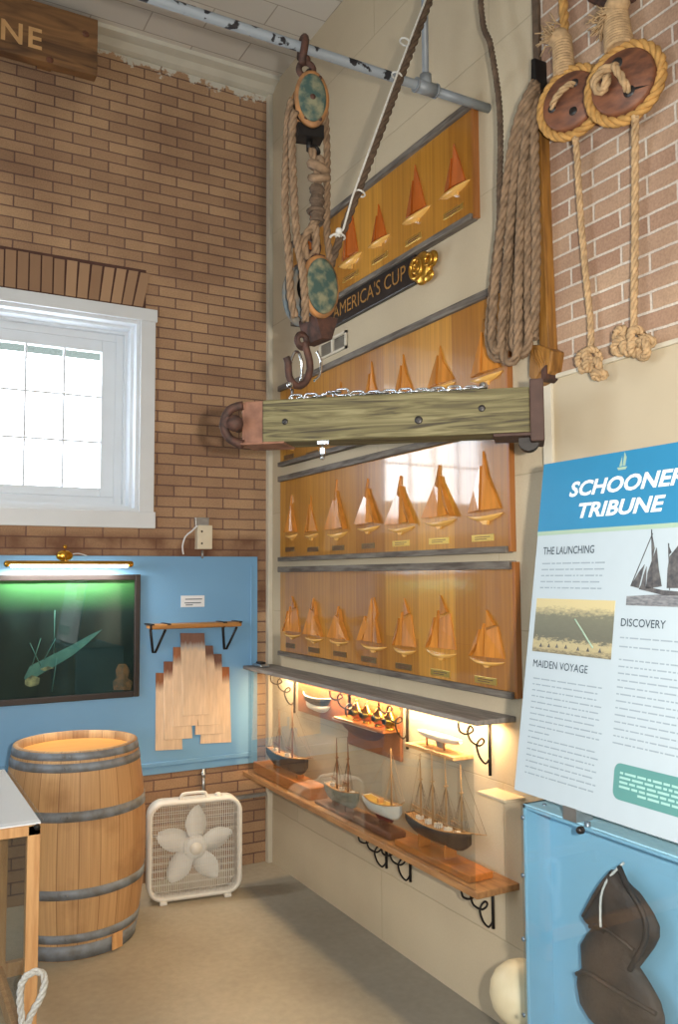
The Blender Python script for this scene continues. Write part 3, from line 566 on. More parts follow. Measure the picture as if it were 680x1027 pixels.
# hanging carved sign at top left
zb=A(96.7,76,-.24).z; zt=A(101,20.6,-.24).z; xe=A(98,50,-.24).x
t=thing('carved_sign_board','thick old wooden board with carved letters high on the brick wall','sign',(xe-.6,-.17,zb))
m_,nt,P,N=mat('old_knotty_board'); L=nt.links.new; g=N('NewGeometry'); mp=N('Mapping'); mp.inputs['Scale'].default_value=(2,8,14); L(g.outputs['Position'],mp.inputs[0]); nz=N('TexNoise'); nz.inputs['Scale'].default_value=1; nz.inputs['Detail'].default_value=6; nz.inputs['Distortion'].default_value=1.5; L(mp.outputs[0],nz.inputs[0]); rp=N('ValToRGB'); L(nz.outputs[0],rp.inputs[0]); e=rp.color_ramp.elements; e[0].position=.3; e[0].color=s2l((84,60,42)); e[1].position=.7; e[1].color=s2l((148,108,68)); L(rp.outputs[0],P.inputs['Base Color']); P.inputs['Roughness'].default_value=.7; M['oldboard']=m_
w=MB(); w.box((xe-1.3,-.24,zb),(xe,-.17,zt)); w.build('board',M['oldboard'],t,bevel=.006)
w=MB(); w.box((xe-1.2,-.17,zb+.09),(xe-1.1,0,zb+.13)); w.build('batten',M['oldboard'],t); w=MB(); w.box((xe-.3,-.17,zb+.09),(xe-.22,0,zb+.13)); w.build('batten',M['oldboard'],t)
p0=A(1,32,-.241); p1=A(42,43.5,-.241); M['carve']=basic('pale_carved_letters',(206,164,112),.7,var=.08,bump=.1)
w=MB(); w.text('NE',(p0.x,-.24,A(20,38,-.24).z-.035),(1,0,0),(0,0,1),(0,-1,0),width=p1.x-p0.x,bold=.02,extrude=.002,spacing=1.15); w.build('carved_letters',M['carve'],t)
w=MB(); 
for px,py in ((86,34),(50,60)): c=A(px,py,-.24); w.lathe([(.02,0),(.016,.003),(.004,.004)],c,(0,-1,0),14)
w.build('knot',M['darkbrownwood'],t)
# ================================================================== RIGHT WALL: half-model boards
def U_(px,py,x=-.03): p=B(px,py,x); return (-p.y,p.z)
OX=-.022     # face of the boards
WU,WV,WN=(0,-1,0),(0,0,1),(-1,0,0)
def boat_polys(style):
    S={'sloop':[[(.0,.10),(.0,1.0),(.10,.62),(.44,.10)],[(-.05,.10),(-.05,.78),(-.22,.42),(-.42,.08)]],
       'cutter':[[(.02,.10),(.02,.58),(-.14,.66),(-.48,.10)],[(.0,.62),(.03,1.0),(-.10,.68)],[(.07,.10),(.06,.80),(.26,.12)],[(.20,.30),(.12,.66),(.46,.08)]],
       'schooner':[[(-.02,.10),(-.02,.66),(-.20,.74),(-.48,.10)],[(-.02,.72),(.0,1.0),(-.16,.78)],[(.04,.10),(.04,.62),(.12,.66),(.24,.10)],[(.06,.70),(.10,.92),(.20,.60)],[(.20,.26),(.18,.58),(.50,.08)]],
       'gaff':[[(.0,.10),(.0,.60),(.30,.70),(.46,.10)],[(.0,.66),(.0,1.0),(.24,.72)],[(-.06,.10),(-.06,.74),(-.24,.10)],[(-.18,.34),(-.12,.62),(-.46,.08)]],
       'twin':[[(-.30,.10),(-.16,.72),(-.08,.96),(-.04,.70),(-.06,.10)],[(.0,.10),(.02,.98),(.16,.66),(.10,.56),(.26,.10)],[(-.20,.40),(-.28,.60),(-.50,.10),(-.34,.12)]],
       'tall':[[(.0,.08),(.0,1.0),(.18,.55),(.34,.08)],[(-.05,.08),(-.03,.70),(-.30,.08)]]}
    return S[style]
def relief_boat(parent, cu, z0, W, Ht, style, mirror=1, smat='sail'):
    """half hull with shaped sails, fixed to the board"""
    hw=W/2; o=V((OX,-cu,z0)); 
    h=MB(); n=12; top=[]; rows=[]
    for i in range(n+1):
        s=-1+2*i/n; tp=.03*Ht*s*s*1.2; dep=(1-s*s)**.8*.075*Ht+.006*Ht; wd=(1-abs(s)**2.2)*.028+.004
        rows.append([(s*hw*mirror,tp,0),(s*hw*mirror,tp,wd),(s*hw*mirror*.97,tp-dep*.6,wd*.8),(s*hw*mirror*.93,tp-dep,0.0)])
    vs=[o+V(WU)*u+V(WV)*v+V(WN)*d for r in rows for u,v,d in r]; fs=[]
    for i in range(n):
        for k in range(3): fs.append((i*4+k,i*4+k+1,(i+1)*4+k+1,(i+1)*4+k))
    fs+= [(0,1,2,3),(n*4,n*4+3,n*4+2,n*4+1)]
    h.add(vs,fs,True)
    if style in('sloop','tall'): h.prism([(-.10*W*1,-.06*Ht),(.12*W,-.06*Ht),(.10*W,-.13*Ht),(-.0*W,-.12*Ht)],o,WU,WV,WN,.012)
    else: h.prism([(-.10*W,-.06*Ht),(.10*W,-.06*Ht),(.03*W,-.11*Ht),(-.04*W,-.11*Ht)],o,WU,WV,WN,.010)
    b=h.build('half_model_boat',M['hullwood'],parent)
    for k,p in enumerate(boat_polys(style)):
        q=[(u*W*mirror,v*Ht) for u,v in p]; us=[u for u,v in q]; u0,u1=min(us),max(us); sg=1 if k%2 else -1
        ins=[]; 
        w=MB(); w.prism(q,o,WU,WV,WN,.02,dep=lambda u,v:.003+(1-.85*v/Ht)*(.004+.016*(((u-u0)/(u1-u0+1e-6)) if sg>0 else 1-((u-u0)/(u1-u0+1e-6))))+.004*k); w.build('sail',M[smat],b)
    return b
def board(label, u0,u1,z0,z1, boats, plates, smat='sail', H_rel=None):
    t=thing('half_model_board',label,'display board',(0,-(u0+u1)/2,z0),'varnished boards of half-model yachts on the cream wall')
    w=MB(); w.box((OX,-u0,z0+.02),(-.0,-u1,z1-.03)); w.build('backing_panel',M['pine'],t)
    w=MB(); w.box((OX-.020,-u0,z1-.034),(0,-u1,z1)); w.build('top_rail',M['weather'],t,bevel=.003)
    w=MB(); w.box((OX-.020,-u0,z0),(0,-u1,z0+.027)); w.build('bottom_rail',M['weather'],t,bevel=.003)
    w=MB(); w.box((OX-.006,-u1-.018,z0+.004),(0,-u1,z1-.004)); w.build('end_strip',M['pineside'],t,bevel=.002)
    for bt in boats:
        px,hy,ty,pw_,st,mi=bt[:6]; u,z=U_(px,hy,OX-.01); ztop=U_(px,ty,OX-.01)[1]; ul=U_(px-pw_/2,hy,OX-.01)[0]; ur=U_(px+pw_/2,hy,OX-.01)[0]
        relief_boat(t,(ul+ur)/2,z,(ur-ul),max(.08,ztop-z),st,mi,smat)
    for px,py,pw_,br in plates:
        u,z=U_(px,py,OX); ul=U_(px-pw_/2,py,OX)[0]; ur=U_(px+pw_/2,py,OX)[0]
        w=MB(); w.box((OX-.003,-ul,z-.014),(OX,-ur,z+.014)); o=w.build('name_plate',M['plate'] if br else M['plated'],t,bevel=.0008)
        w=MB()
        for r in (-.005,.004):
            a,b=ul+(ur-ul)*.15,ul+(ur-ul)*(.85 if r>0 else .7); w.box((OX-.0036,-a,z+r-.0016),(OX-.003,-b,z+r+.0016))
        w.build('engraved_line',M['darkbrownwood'],o)
    return t
u0=-B(280,560,-.03).y; u1=-B(511,560,-.022).y; u1b=-B(515,600,-.022).y
def zB(px,py): return B(px,py,-.042).z
zs_=[(zB(280,568.4)+zB(512,562.4))/2,(zB(280,655)+zB(512,699))/2,(zB(280,478)+zB(400,447.5))/2,(zB(280,561.7)+zB(509,553.5))/2,(zB(280,387.5)+zB(488,288))/2,(zB(282,468)+zB(350,448))/2]
board('lowest varnished board of half-model yachts, directly above the grey shelf',u0,u1b,zs_[1]-.012,zs_[0],
  [(292,637,598,17,'gaff',1),(314,641,600,19,'schooner',1),(339,644,608,20,'schooner',1),(374,649,598,27,'twin',1),(405,653,600,23,'gaff',1),(442,656,597,31,'gaff',1),(488,664,612,36,'gaff',1)],
  [(291.5,647.5,9,0),(315,652,11,0),(341,656,13,0),(370,661.5,15,0),(405,668.5,16,0),(442,675,19,1),(487.5,682.5,22,1)])
board('varnished board of half-model yachts in the middle, just below the hanging timber beam',u0,u1,zs_[3]-.006,zs_[2],
  [(291.5,537.5,497,12,'cutter',1),(311,537,497,14,'sloop',1),(337,536,481,22,'cutter',1),(368,530,480,24,'cutter',1),(401,530.5,477,29,'cutter',1),(440,524,466,33,'cutter',1),(485,518,452,38,'sloop',1)],
  [(291,551,9,0),(314,551,11,0),(339.5,549.5,12,0),(369.5,547.5,13,0),(402.5,545,17,1),(440.5,542.5,20,1),(484.5,539.5,22,1)])
board('varnished board of half-model yachts partly hidden behind the hanging timber beam',u0,u1,zs_[5],zs_[4],
  [(292,447,405,14,'sloop',1),(314,437,392,18,'sloop',1),(341,428,382,18,'sloop',1),(372,416,362,22,'sloop',1),(404,403,355,24,'sloop',1),(441,389,346,30,'sloop',1),(486,379,319,34,'sloop',1)],
  [(290,458,10,0),(313,455,12,0)],smat='sail')
u4=-B(294,240,-.022).y; t4=board('topmost varnished board of half-model yachts, with red sails',u4,-B(474,150,-.022).y,(zB(368.7,280)+zB(477,217))/2,(zB(328.7,212.5)+zB(471,100))/2,
  [(311,285,215,22,'tall',1),(350,262,198,24,'tall',1),(379,243,204,22,'tall',1),(416,217,164,30,'tall',1),(455,191,143,32,'tall',1)],
  [(352,277,16,1),(381,259,16,1),(415,240,16,1),(455,212,20,1)],smat='sailred')
# America's Cup sign
p_tl=U_(331,299,-.02); p_tr=U_(413,259,-.02); p_br=U_(413,286,-.02)
zt_=(p_tr[1]+p_tl[1])/2; za=p_br[1]; ua=p_tl[0]-.12; ub=p_tr[0]+.03
t=thing('name_board','black board with gold lettering and gilded scroll ends above the air vent','sign',(0,-(ua+ub)/2,za))
w=MB(); w.box((-.025,-ua,za),(0,-ub,zt_)); w.build('board',M['black'],t,bevel=.004)
w=MB(); w.box((-.032,-ua-.04,zt_-.004),(-.0,-ub,zt_+.008)); w.build('top_edge',M['trimcream'],t)
a=U_(333,0,-.025)[0]; b=U_(404,0,-.025)[0]
w=MB(); w.text("AMERICA'S CUP",(-.025,-a,za+(zt_-za)*.27),WU,WV,WN,width=b-a,extrude=.002,sy=1.0,bold=.0); tx=w
# stretch the lettering to the board's height
zs=[v.z for v in w.v]; hh=max(zs)-min(zs); kk=(zt_-za)*.50/hh; z_=min(zs)
for v in w.v: v.z=z_+(v.z-z_)*kk
M['goldletter']=basic('dull_gold_letters',(166,124,66),.45,metal=.3,var=.1,bump=0); w.build('lettering',M['goldletter'],t)
for px,py,sg in ((424,269,1),(319,328,-1)):
    u,z=U_(px,py,-.03); w=MB(); c=(-.03,-u,z); w.ball(c,.085,18,(.35,.85,.95)); w.torus((-.055,-u+.02*sg,z),(1,0,0),.045,.012,24); w.torus((-.055,-u+.02*sg,z),(1,0,0),.02,.010,20)
    w.ball((-.03,-u-.08*sg,z+.02),.04,12,(.4,1,1)); w.ball((-.03,-u-.04*sg,z-.05),.035,12,(.4,1.4,.8)); w.torus((-.05,-u-.075*sg,z+.015),(1,0,0),.025,.008,20)
    w.build('gilded_scroll',M['gold'],t)
# vent
a=U_(320,352,-.01); b=U_(347,339,-.01); zc=B(334,345.5,-.01).z; hz=.045
t=thing('air_vent','small cream louvred air vent on the wall below the gold-lettered board','vent',(0,-(a[0]+b[0])/2,zc-hz))
uu0,uu1=a[0],b[0]; w=MB(); w.box((-.012,-uu0,zc-hz-.01),(0,-uu0-.015,zc+hz)); w.box((-.012,-uu1+.015,zc-hz-.01),(0,-uu1,zc+hz)); w.box((-.012,-uu0,zc+hz-.014),(0,-uu1,zc+hz)); w.box((-.012,-uu0,zc-hz-.01),(0,-uu1,zc-hz+.004)); m5=(uu0+uu1)/2; w.box((-.012,-m5+.012,zc-hz),(0,-m5-.012,zc+hz)); w.build('frame',M['trimcream'],t)
w=MB(); w.box((-.002,-uu0,zc-hz),(0,-uu1,zc+hz)); w.build('dark_opening',M['slate'],t)
w=MB()
for i in range(7): z=zc-hz+.012+i*.0115; w.obb((-.011,-uu0-.01,z),(.009,0,.006),(0,-(uu1-uu0)+.02,0),(0,0,.002))
w.build('louvre',M['trimcream'],t)
# wider cream door plate right of vent
# ================================================================== shelves with ship models
SX=-.2; SY0=-.13; SY1=-2.39; Z1=1.235; Z2=.59
t=thing('upper_display_shelf','long grey weathered shelf under the lowest half-model board','shelf',(0,(SY0+SY1)/2,Z1-.02),None)
w=MB(); w.box((SX,-.03,Z1-.022),(0,SY1,Z1)); w.build('plank',M['shelfgrey'],t,bevel=.004)
def scroll_bracket(parent, y, zt_, L_=.24, D_=.165):
    w=MB(); w.tube([(-.008,y,zt_),(-.008,y,zt_-L_)],.007,6); w.tube([(-.0,y,zt_-.006),(-D_,y,zt_-.006)],.006,6)
    path=[(-D_,zt_-.01)]
    pts=[(-D_,y,zt_-.012),(-D_+.004,y,zt_-.045),(-D_+.04,y,zt_-.062),(-D_+.075,y,zt_-.05),(-D_+.06,y,zt_-.03),(-D_+.045,y,zt_-.05),(-D_+.06,y,zt_-.09),(-.06,y,zt_-.115),(-.035,y,zt_-.10),(-.05,y,zt_-.085),(-.075,y,zt_-.11),(-.06,y,zt_-.16),(-.03,y,zt_-.19),(-.010,y,zt_-.17)]
    w.tube(smoothp(pts,.006),.0045,6); return w.build('scroll_bracket',M['iron'],parent)
for px,py in ((295,700),(357,715),(408,735),(491,765)):
    y=B(px,py,-.01).y; scroll_bracket(t,y,Z1-.022)
w=MB(); w.box((-.05,-.10,Z1-.034),(-.030,SY1+.08,Z1-.022)); w.build('light_strip',M['led'],t)
tl=thing('lower_display_shelf','long brown wooden shelf carrying the ship models','shelf',(0,(SY0+SY1)/2,Z2-.02))
w=MB(); w.box((SX-.01,-.06,Z2-.026),(0,SY1,Z2)); w.build('plank',M['shelfoak'],tl,bevel=.003)
for px,py in ((387,850),(411,865),(494,910)):
    y=B(px,py,-.01).y; scroll_bracket(tl,y,Z2-.026,L_=.20)
w=MB(); w.box((SX-.004,SY0,Z2+.0),(SX,SY1+.02,Z1-.024)); props(w.build('acrylic_guard',M['acrylic']),'clear acrylic guard sheet between the two display shelves','acrylic sheet')
# small object with white label lying on upper shelf in corner
t=thing('model_car_trinket','tiny silver and black trinket on the far end of the grey shelf','trinket',(-.1,-.12,Z1)); 
t.name='shelf_trinket'; ORG[t.name]=V((-.1,-.12,Z1))
w=MB(); w.box((-.16,-.22,Z1+.002),(-.10,-.09,Z1+.018)); w.build('body',M['zinc'],t,bevel=.006)
w=MB(); w.box((-.15,-.19,Z1+.018),(-.11,-.12,Z1+.032)); w.build('top',M['black'],t,bevel=.006)
def ship(label, ys, yb, xc, zdeck, depth, beam, masts, hullm, deckm='deck', keelm=None, sheer=.03, spar='spar', thread='thread', bow=.12, boom=True, houses=3, topm=True, name='ship_model'):
    """hull lofted from stern ys to bow yb; masts = list of (fraction, height)"""
    t=thing(name,label,'ship model',(xc,(ys+yb)/2,zdeck-depth))
    n=16; m=6; Ln=yb-ys; rows=[]
    def hb(s): return beam/2*min(1,(1-(max(0,s-.35)/.65)**2.2))*(.62+.38*min(1,s/.35))
    def zt(s): return zdeck+sheer*((s-.4)/.6)**2*(1 if s>.4 else .9)
    def zk(s): return zdeck-depth*(1-.75*max(0,(s-.82)/.18)**1.5)*(1-.45*max(0,(.16-s)/.16))
    vs=[]
    for i in range(n+1):
        s=i/n; y=ys+Ln*s; b=max(hb(s),.0015); a=zt(s); k=zk(s)
        for j in range(-m,m+1):
            th=j/m; f=abs(th); xx=b*math.copysign((1-(1-f)**2.0)**.6,th) if j else 0; zz=k+(a-k)*(f**1.9)
            vs.append((xc+xx,y,zz))
    c=2*m+1; fs=[(i*c+j,i*c+j+1,(i+1)*c+j+1,(i+1)*c+j) for i in range(n) for j in range(2*m)]
    fs.append(tuple(range(c))); fs.append(tuple(range(n*c,n*c+c))[::-1])
    w=MB(); w.add(vs,fs,True); h=w.build('hull',M[hullm],t)
    sd=h.modifiers.new('s','SOLIDIFY'); sd.thickness=.0015
    w=MB(); dv=[]; 
    for i in range(n+1):
        s=i/n; y=ys+Ln*s; b=max(hb(s)*.96,.001); z=zt(s)-.004; dv+=[(xc-b,y,z),(xc+b,y,z)]
    w.add(dv,[(2*i,2*i+1,2*i+3,2*i+2) for i in range(n)]); w.build('deck',M[deckm],t)
    w=MB(); w.tube([(xc-max(hb(i/n),.001),ys+Ln*i/n,zt(i/n)+.001) for i in range(n+1)],.0028,5); w.tube([(xc+max(hb(i/n),.001),ys+Ln*i/n,zt(i/n)+.001) for i in range(n+1)],.0028,5); w.build('rail',M['deck'],h)
    if keelm:
        w=MB(); pts=[(ys+Ln*.2,zdeck-depth*.75),(ys+Ln*.8,zdeck-depth*.75),(ys+Ln*.72,zdeck-depth-.02),(ys+Ln*.35,zdeck-depth-.025)]
        w.prism([(p[0],p[1]) for p in pts],(xc-.006,0,0),(0,1,0),(0,0,1),(1,0,0),.012); w.build('keel',M[keelm],t)
    w=MB()
    for i in range(houses):
        s=.18+.62*i/max(1,houses-1) if houses>1 else .4; y=ys+Ln*s; w.box((xc-beam*.16,y-abs(Ln)*.03,zdeck-.005),(xc+beam*.16,y+abs(Ln)*.03,zdeck+.014))
    if houses: w.build('deck_house',M['hullwhite'] if houses>2 else M['deck'],t,bevel=.001)
    tops=[]
    for s,hm in masts:
        y=ys+Ln*s; w=MB(); w.tube([(xc,y,zdeck-.004),(xc,y-.0*Ln,zdeck+hm*.62),(xc,y-.01*Ln,zdeck+hm)],[.0052,.0042,.002],6)
        if topm:
            w.box((xc-.010,y-.005,zdeck+hm*.60),(xc+.010,y+.005,zdeck+hm*.612)); 
        if boom: w.tube([(xc,y,zdeck+.028),(xc,y-Ln*.17,zdeck+.036)],.0022,5); w.tube([(xc,y,zdeck+.050),(xc,y-Ln*.13,zdeck+.062)],.0020,5); w.tube([(xc,y-Ln*.01,zdeck+.040),(xc,y-Ln*.155,zdeck+.047)],.0055,6)
        w.build('mast',M[spar],t); tops.append((y,zdeck+hm))
    w=MB()
    for y,zt_ in tops:
        for sx in (-1,1):
            for dy in (-.045,-.018,.012): w.tube([(xc+sx*beam*.46,y+dy*Ln*1.1,zdeck),(xc,y,zdeck+(zt_-zdeck)*.62)],.0008,3,caps=False)
            for k in range(1,5): 
                f=k/7; za=zdeck+(zt_-zdeck)*.62*f; xx=xc+sx*beam*.46*(1-f); w.tube([(xx,y-.045*Ln*(1-f),za),(xx,y+.012*Ln*(1-f),za)],.0006,3,caps=False)
    for (ya,za),(yb2,zb2) in zip(tops,tops[1:]): w.tube([(xc,ya,za),(xc,yb2,zb2)],.0008,3,caps=False); w.tube([(xc,ya,zdeck+(za-zdeck)*.6),(xc,yb2,zdeck+.02)],.0008,3,caps=False)
    if bow and tops:
        ye=yb+Ln*bow; ya,za=tops[-1]; w.tube([(xc,ya,za),(xc,ye,zt(1)+.018)],.0009,3,caps=False); w.tube([(xc,ya,zdeck+(za-zdeck)*.62),(xc,yb+Ln*bow*.6,zt(1)+.010)],.0009,3,caps=False); w.tube([(xc,tops[0][0],tops[0][1]),(xc,ys,zdeck+.01)],.0008,3,caps=False)
        w2=MB(); w2.tube([(xc,yb-Ln*.08,zt(.95)),(xc,ye,zt(1)+.02)],[.004,.0016],6); w2.build('bowsprit',M[spar],t)
    w.build('rigging',M[thread],t)
    return t
def yB(px,py,x): return B(px,py,x).y
# black two-master on its orange box
xs=-.11
bt=B(300,803,xs)
t=thing('model_base','orange varnished box base under the black two-masted ship model','model base',(xs,yB(288,800,xs),Z2))
ya,yb_=yB(262,780,xs),yB(320,800,xs); zz=.655
w=MB(); w.box((xs-.055,ya,Z2),(xs+.055,yb_,zz)); w.build('box',M['orangewood'],t,bevel=.005)
w=MB(); 
for s in (.3,.7): y=ya+(yb_-ya)*s; w.box((xs-.02,y-.008,zz),(xs+.02,y+.008,zz+.022))
w.build('cradle',M['orangewood'],t)
ya,yb_=yB(270,768,xs),yB(309,778,xs)
zd=B(290,768,xs).z; ship('black-hulled two-masted schooner model at the far left end of the shelf',ya,yb_,xs,.752,.078,.07,[(.28,B(281,712,xs).z-.752),(.62,B(293,705,xs).z-.752)],'hullblack',sheer=.03,houses=3)
# grey-green two-master
xs=-.115; ya,yb_=yB(328,797,xs),yB(360,808,xs)
t=thing('model_base','flat dark brown board under the grey-green ship model','model base',(xs,(ya+yb_)/2,Z2)); w=MB(); w.box((xs-.05,ya+.05,Z2),(xs+.05,yb_-.04,Z2+.018)); w.build('board',M['darkbrownwood'],t,bevel=.006)
w=MB()
for s in (.3,.7): y=ya+(yb_-ya)*s; w.box((xs-.02,y-.006,Z2+.018),(xs+.02,y+.006,Z2+.045))
w.build('cradle',M['darkbrownwood'],t)
ship('grey-green two-masted fishing schooner model, second from the far end of the shelf',ya,yb_,xs,.70,.07,.065,[(.33,B(334,739,xs).z-.70),(.68,B(343,737,xs).z-.70)],'hullgrn',sheer=.02,houses=3,bow=0.0)
# white and red yacht
xs=-.115; ya,yb_=yB(368,815,xs),yB(403,822,xs)
t=thing('model_base','rough grey-brown block under the white sailing yacht model','model base',(xs,(ya+yb_)/2,Z2)); w=MB(); w.box((xs-.05,yB(362,840,xs),Z2),(xs+.045,yB(400,850,xs),Z2+.035)); w.build('block',M['darkbrownwood'],t,bevel=.012,bseg=3)
w=MB(); y=(ya+yb_)/2; w.box((xs-.02,y-.01,Z2+.035),(xs+.02,y+.01,Z2+.06)); w.build('cradle',M['darkbrownwood'],t)
ship('white and dark red sailing yacht model with yellow deck and one tall mast',ya,yb_,xs,.725,.055,.085,[(.72,B(397,752,xs).z-.725)],'hullwhite',deckm='yellow',keelm='hullred',sheer=.025,houses=1,boom=False,bow=0.08,spar='threadpale',thread='threadpale',topm=False)
# four-masted schooner on orange board
xs=-.115
t=thing('model_base','orange stained board under the four-masted schooner model','model base',(xs,yB(440,870,xs),Z2))
ya,yb_=yB(407,850,xs),yB(483,888,xs); w=MB(); w.box((xs-.06,ya,Z2),(xs+.06,yb_,Z2+.028)); w.build('board',M['orangewood'],t,bevel=.004)
w=MB()
for s in (.27,.62): y=ya+(yb_-ya)*s; w.box((xs-.03,y-.007,Z2+.028),(xs+.03,y+.007,Z2+.085))
w.build('cradle',M['orangewood'],t,bevel=.004)
ya,yb_=yB(411,822,xs),yB(473,853,xs); zd=.728
ship('four-masted schooner model with black hull at the near end of the shelf',ya,yb_,xs,zd,.062,.085,[(.20,B(425,757,xs).z-zd),(.40,B(436,757,xs).z-zd),(.62,B(447,760,xs).z-zd),(.86,B(460,766,xs).z-zd)],'hullblack',sheer=.028,houses=5,bow=.22,spar='threadpale')
# half hull boards hanging under the upper shelf
a=U_(300,685,-.01); b=U_(352,730,-.01)
zlo=B(302,714,-.02).z; zhi=Z1-.05
t=thing('half_hull_plaque','reddish brown plaque with a small black and white half hull under the grey shelf','half model',(0,-(a[0]+b[0])/2,zlo))
w=MB(); w.box((-.018,-a[0],zlo),(0,-b[0]-.02,zhi)); w.build('plaque',M['redwood'],t,bevel=.004)
def halfhull(parent,ua,ub,z,dep,hm,name='half_hull',out=.045,x0=-.018,sheer=.012):
    n=14; rows=[]
    for i in range(n+1):
        s=-1+2*i/n; u=ua+(ub-ua)*i/n; wd=out*(1-abs(s)**2.4)+.002; tp=z+sheer*s*s; dp=dep*(1-abs(s)**3)**.7+.004
        rows+=[(x0,-u,tp),(x0-wd,-u,tp),(x0-wd*.85,-u,tp-dp*.55),(x0,-u,tp-dp)]
    w=MB(); w.add(rows,[(i*4+k,i*4+k+1,i*4+k+5,i*4+k+4) for i in range(n) for k in range(3)]+[(0,1,2,3),(n*4+3,n*4+2,n*4+1,n*4)],True); return w.build(name,M[hm],parent)
ua,ub=U_(303,700,-.03)[0],U_(330,708,-.03)[0]; zc=B(316,700,-.03).z
h=halfhull(t,ua,ub,zc,.045,'hullblack'); halfhull(h,ua+.03,ub-.01,zc-.040,.035,'hullwhite','keel_strake',out=.04); w=MB(); w.tube([(-.018-.045*(1-abs(-1+2*i/10)**2.4),-(ua+(ub-ua)*i/10),zc+.004+.012*(-1+2*i/10)**2) for i in range(11)],.004,5); w.build('rail',M['hullwhite'],h)
# plaque with dark half hull and small ledge holding brass lamps
ua=U_(350,720,-.01)[0]; ub=U_(403,760,-.01)[0]; zl=B(376,727,-.06).z
zlo=B(380,757,-.02).z
t=thing('half_hull_plaque','reddish brown plaque with a dark half hull and a narrow ledge under the brass lamps','half model',(0,-(ua+ub)/2,zlo))
w=MB(); w.box((-.018,-ua,zlo),(0,-ub,Z1-.05)); w.build('plaque',M['redwood'],t,bevel=.004)
w=MB(); w.box((-.115,-ua-.02,zl-.014),(-.018,-ub-.0,zl)); w.build('ledge',M['orangewood'],t,bevel=.003)
h=halfhull(t,ua-.08,ub-.12,zl-.03,.07,'darkbrownwood',out=.05)
w=MB(); w.box((-.07,-ua+.08,zl-.032),(-.018,-ub+.14,zl-.024)); w.build('white_deck',M['hullwhite'],h)
labs=['round brass lamp at the far end of the narrow ledge','second round brass lamp from the far end of the narrow ledge','third round brass lamp, nearer the camera on the narrow ledge','round brass lamp at the near end of the narrow ledge']
for k,px in enumerate((358,368,380,391)):
    y=B(px,722,-.07).y; r=.026; z=zl; t=thing('brass_lamp',labs[k],'lamp',(-.07,y,z),'round brass lamps on the narrow ledge')
    w=MB(); w.lathe([(.024,0),(.024,.006),(.016,.010),(.022,.014),(.036,.026),(.041,.044),(.036,.062),(.018,.074),(.012,.086),(.006,.090)],(-.07,y,z),(0,0,1),18); w.build('body',M['brass'],t)
    w=MB(); w.torus((-.07,y,z+.096),(0,1,0),.009,.002,14,5); w.build('ring',M['brass'],t)
    w=MB(); w.lathe([(.013,0),(.012,.006),(.008,.008)],(-.07-.038,y-.010,z+.044),(-1,-.3,0),14); w.build('lens',M['iron'],t)
# white half model on stand
ua=U_(415,747,-.05)[0]; ub=U_(468,763,-.05)[0]; 
yA_=B(417,745,-.05).y; yB_=B(463,760,-.05).y; zbd=B(440,751,-.06).z
t=thing('white_hull_model','slim white hull model on two pegs over a pale wooden plank under the grey shelf','ship model',(-.06,(yA_+yB_)/2,zbd-.02))
w=MB(); w.box((-.11,yA_,zbd-.018),(0,yB_-.02,zbd)); w.build('plank',M['lightwood'],t,bevel=.003)
w=MB()
for s in (.3,.68): y=yA_+(yB_-yA_)*s; w.tube([(-.06,y,zbd),(-.06,y,zbd+.035)],.005,8)
w.build('peg',M['spar'],t)
yq0,yq1=B(421,735,-.06).y,B(462,745,-.06).y; zq=zbd+.062
w=MB(); n=14; vs=[]; c=9
for i in range(n+1):
    s=i/n; y=yq0+(yq1-yq0)*s; bb=.028*(math.sin(PI*min(1,.12+s*.8)))**.7; 
    for j in range(c):
        th=PI*j/(c-1); vs.append((-.06-bb*math.cos(th),y,zq-.030*math.sin(th)**.8*(1-.5*abs(2*s-1)**3)))
fs=[(i*c+j,i*c+j+1,(i+1)*c+j+1,(i+1)*c+j) for i in range(n) for j in range(c-1)]+[tuple(range(c)),tuple(range(n*c,n*c+c))[::-1]]+[(i*c,(i+1)*c,(i+1)*c+c-1,i*c+c-1) for i in range(n)]
w.add(vs,fs,True); w.build('hull',M['hullwhite'],t)
w=MB(); w.prism([(yq0+(yq1-yq0)*.4,zq-.025),(yq0+(yq1-yq0)*.62,zq-.025),(yq0+(yq1-yq0)*.6,zq-.055),(yq0+(yq1-yq0)*.45,zq-.055)],(-.063,0,0),(0,1,0),(0,0,1),(1,0,0),.006); w.build('keel',M['zinc'],t)

# ================================================================== FLOOR THINGS
# barrel
bc=A(73,957-17,-.56); bc=G(73,938,0); by=bc.y; bx=bc.x
BH=on(72,743,1,by).z; dep=(bc-CAM).dot(FW); R0=61.0/FPX*dep*.985; RM=R0*1.165
t=thing('barrel','large oak wine barrel with grey hoops standing upright beside the box fan','barrel',(bx,by,0))
def br_(z): s=2*z/BH-1; return R0+(RM-R0)*(1-s*s)
w=MB(); pr=[(br_(BH*i/24),BH*i/24) for i in range(25)]; pr=pr+[(pr[-1][0]-.022,BH),(pr[-1][0]-.026,BH-.045)]; w.lathe(pr,(bx,by,0),seg=64,cap=False); w.build('stave_body',M['staves'],t)
w=MB(); w.lathe([(R0-.02,BH-.040),(R0*.5,BH-.036),(.0005,BH-.036)],(bx,by,0),seg=48,cap=False); w.build('head',M['head'],t)
w=MB(); w.lathe([(R0-.02,.04),(.0005,.04)],(bx,by,0),seg=48,cap=False); w.build('bottom_head',M['head'],t)
def zr(py,R): return on(73,py,1,by-R).z
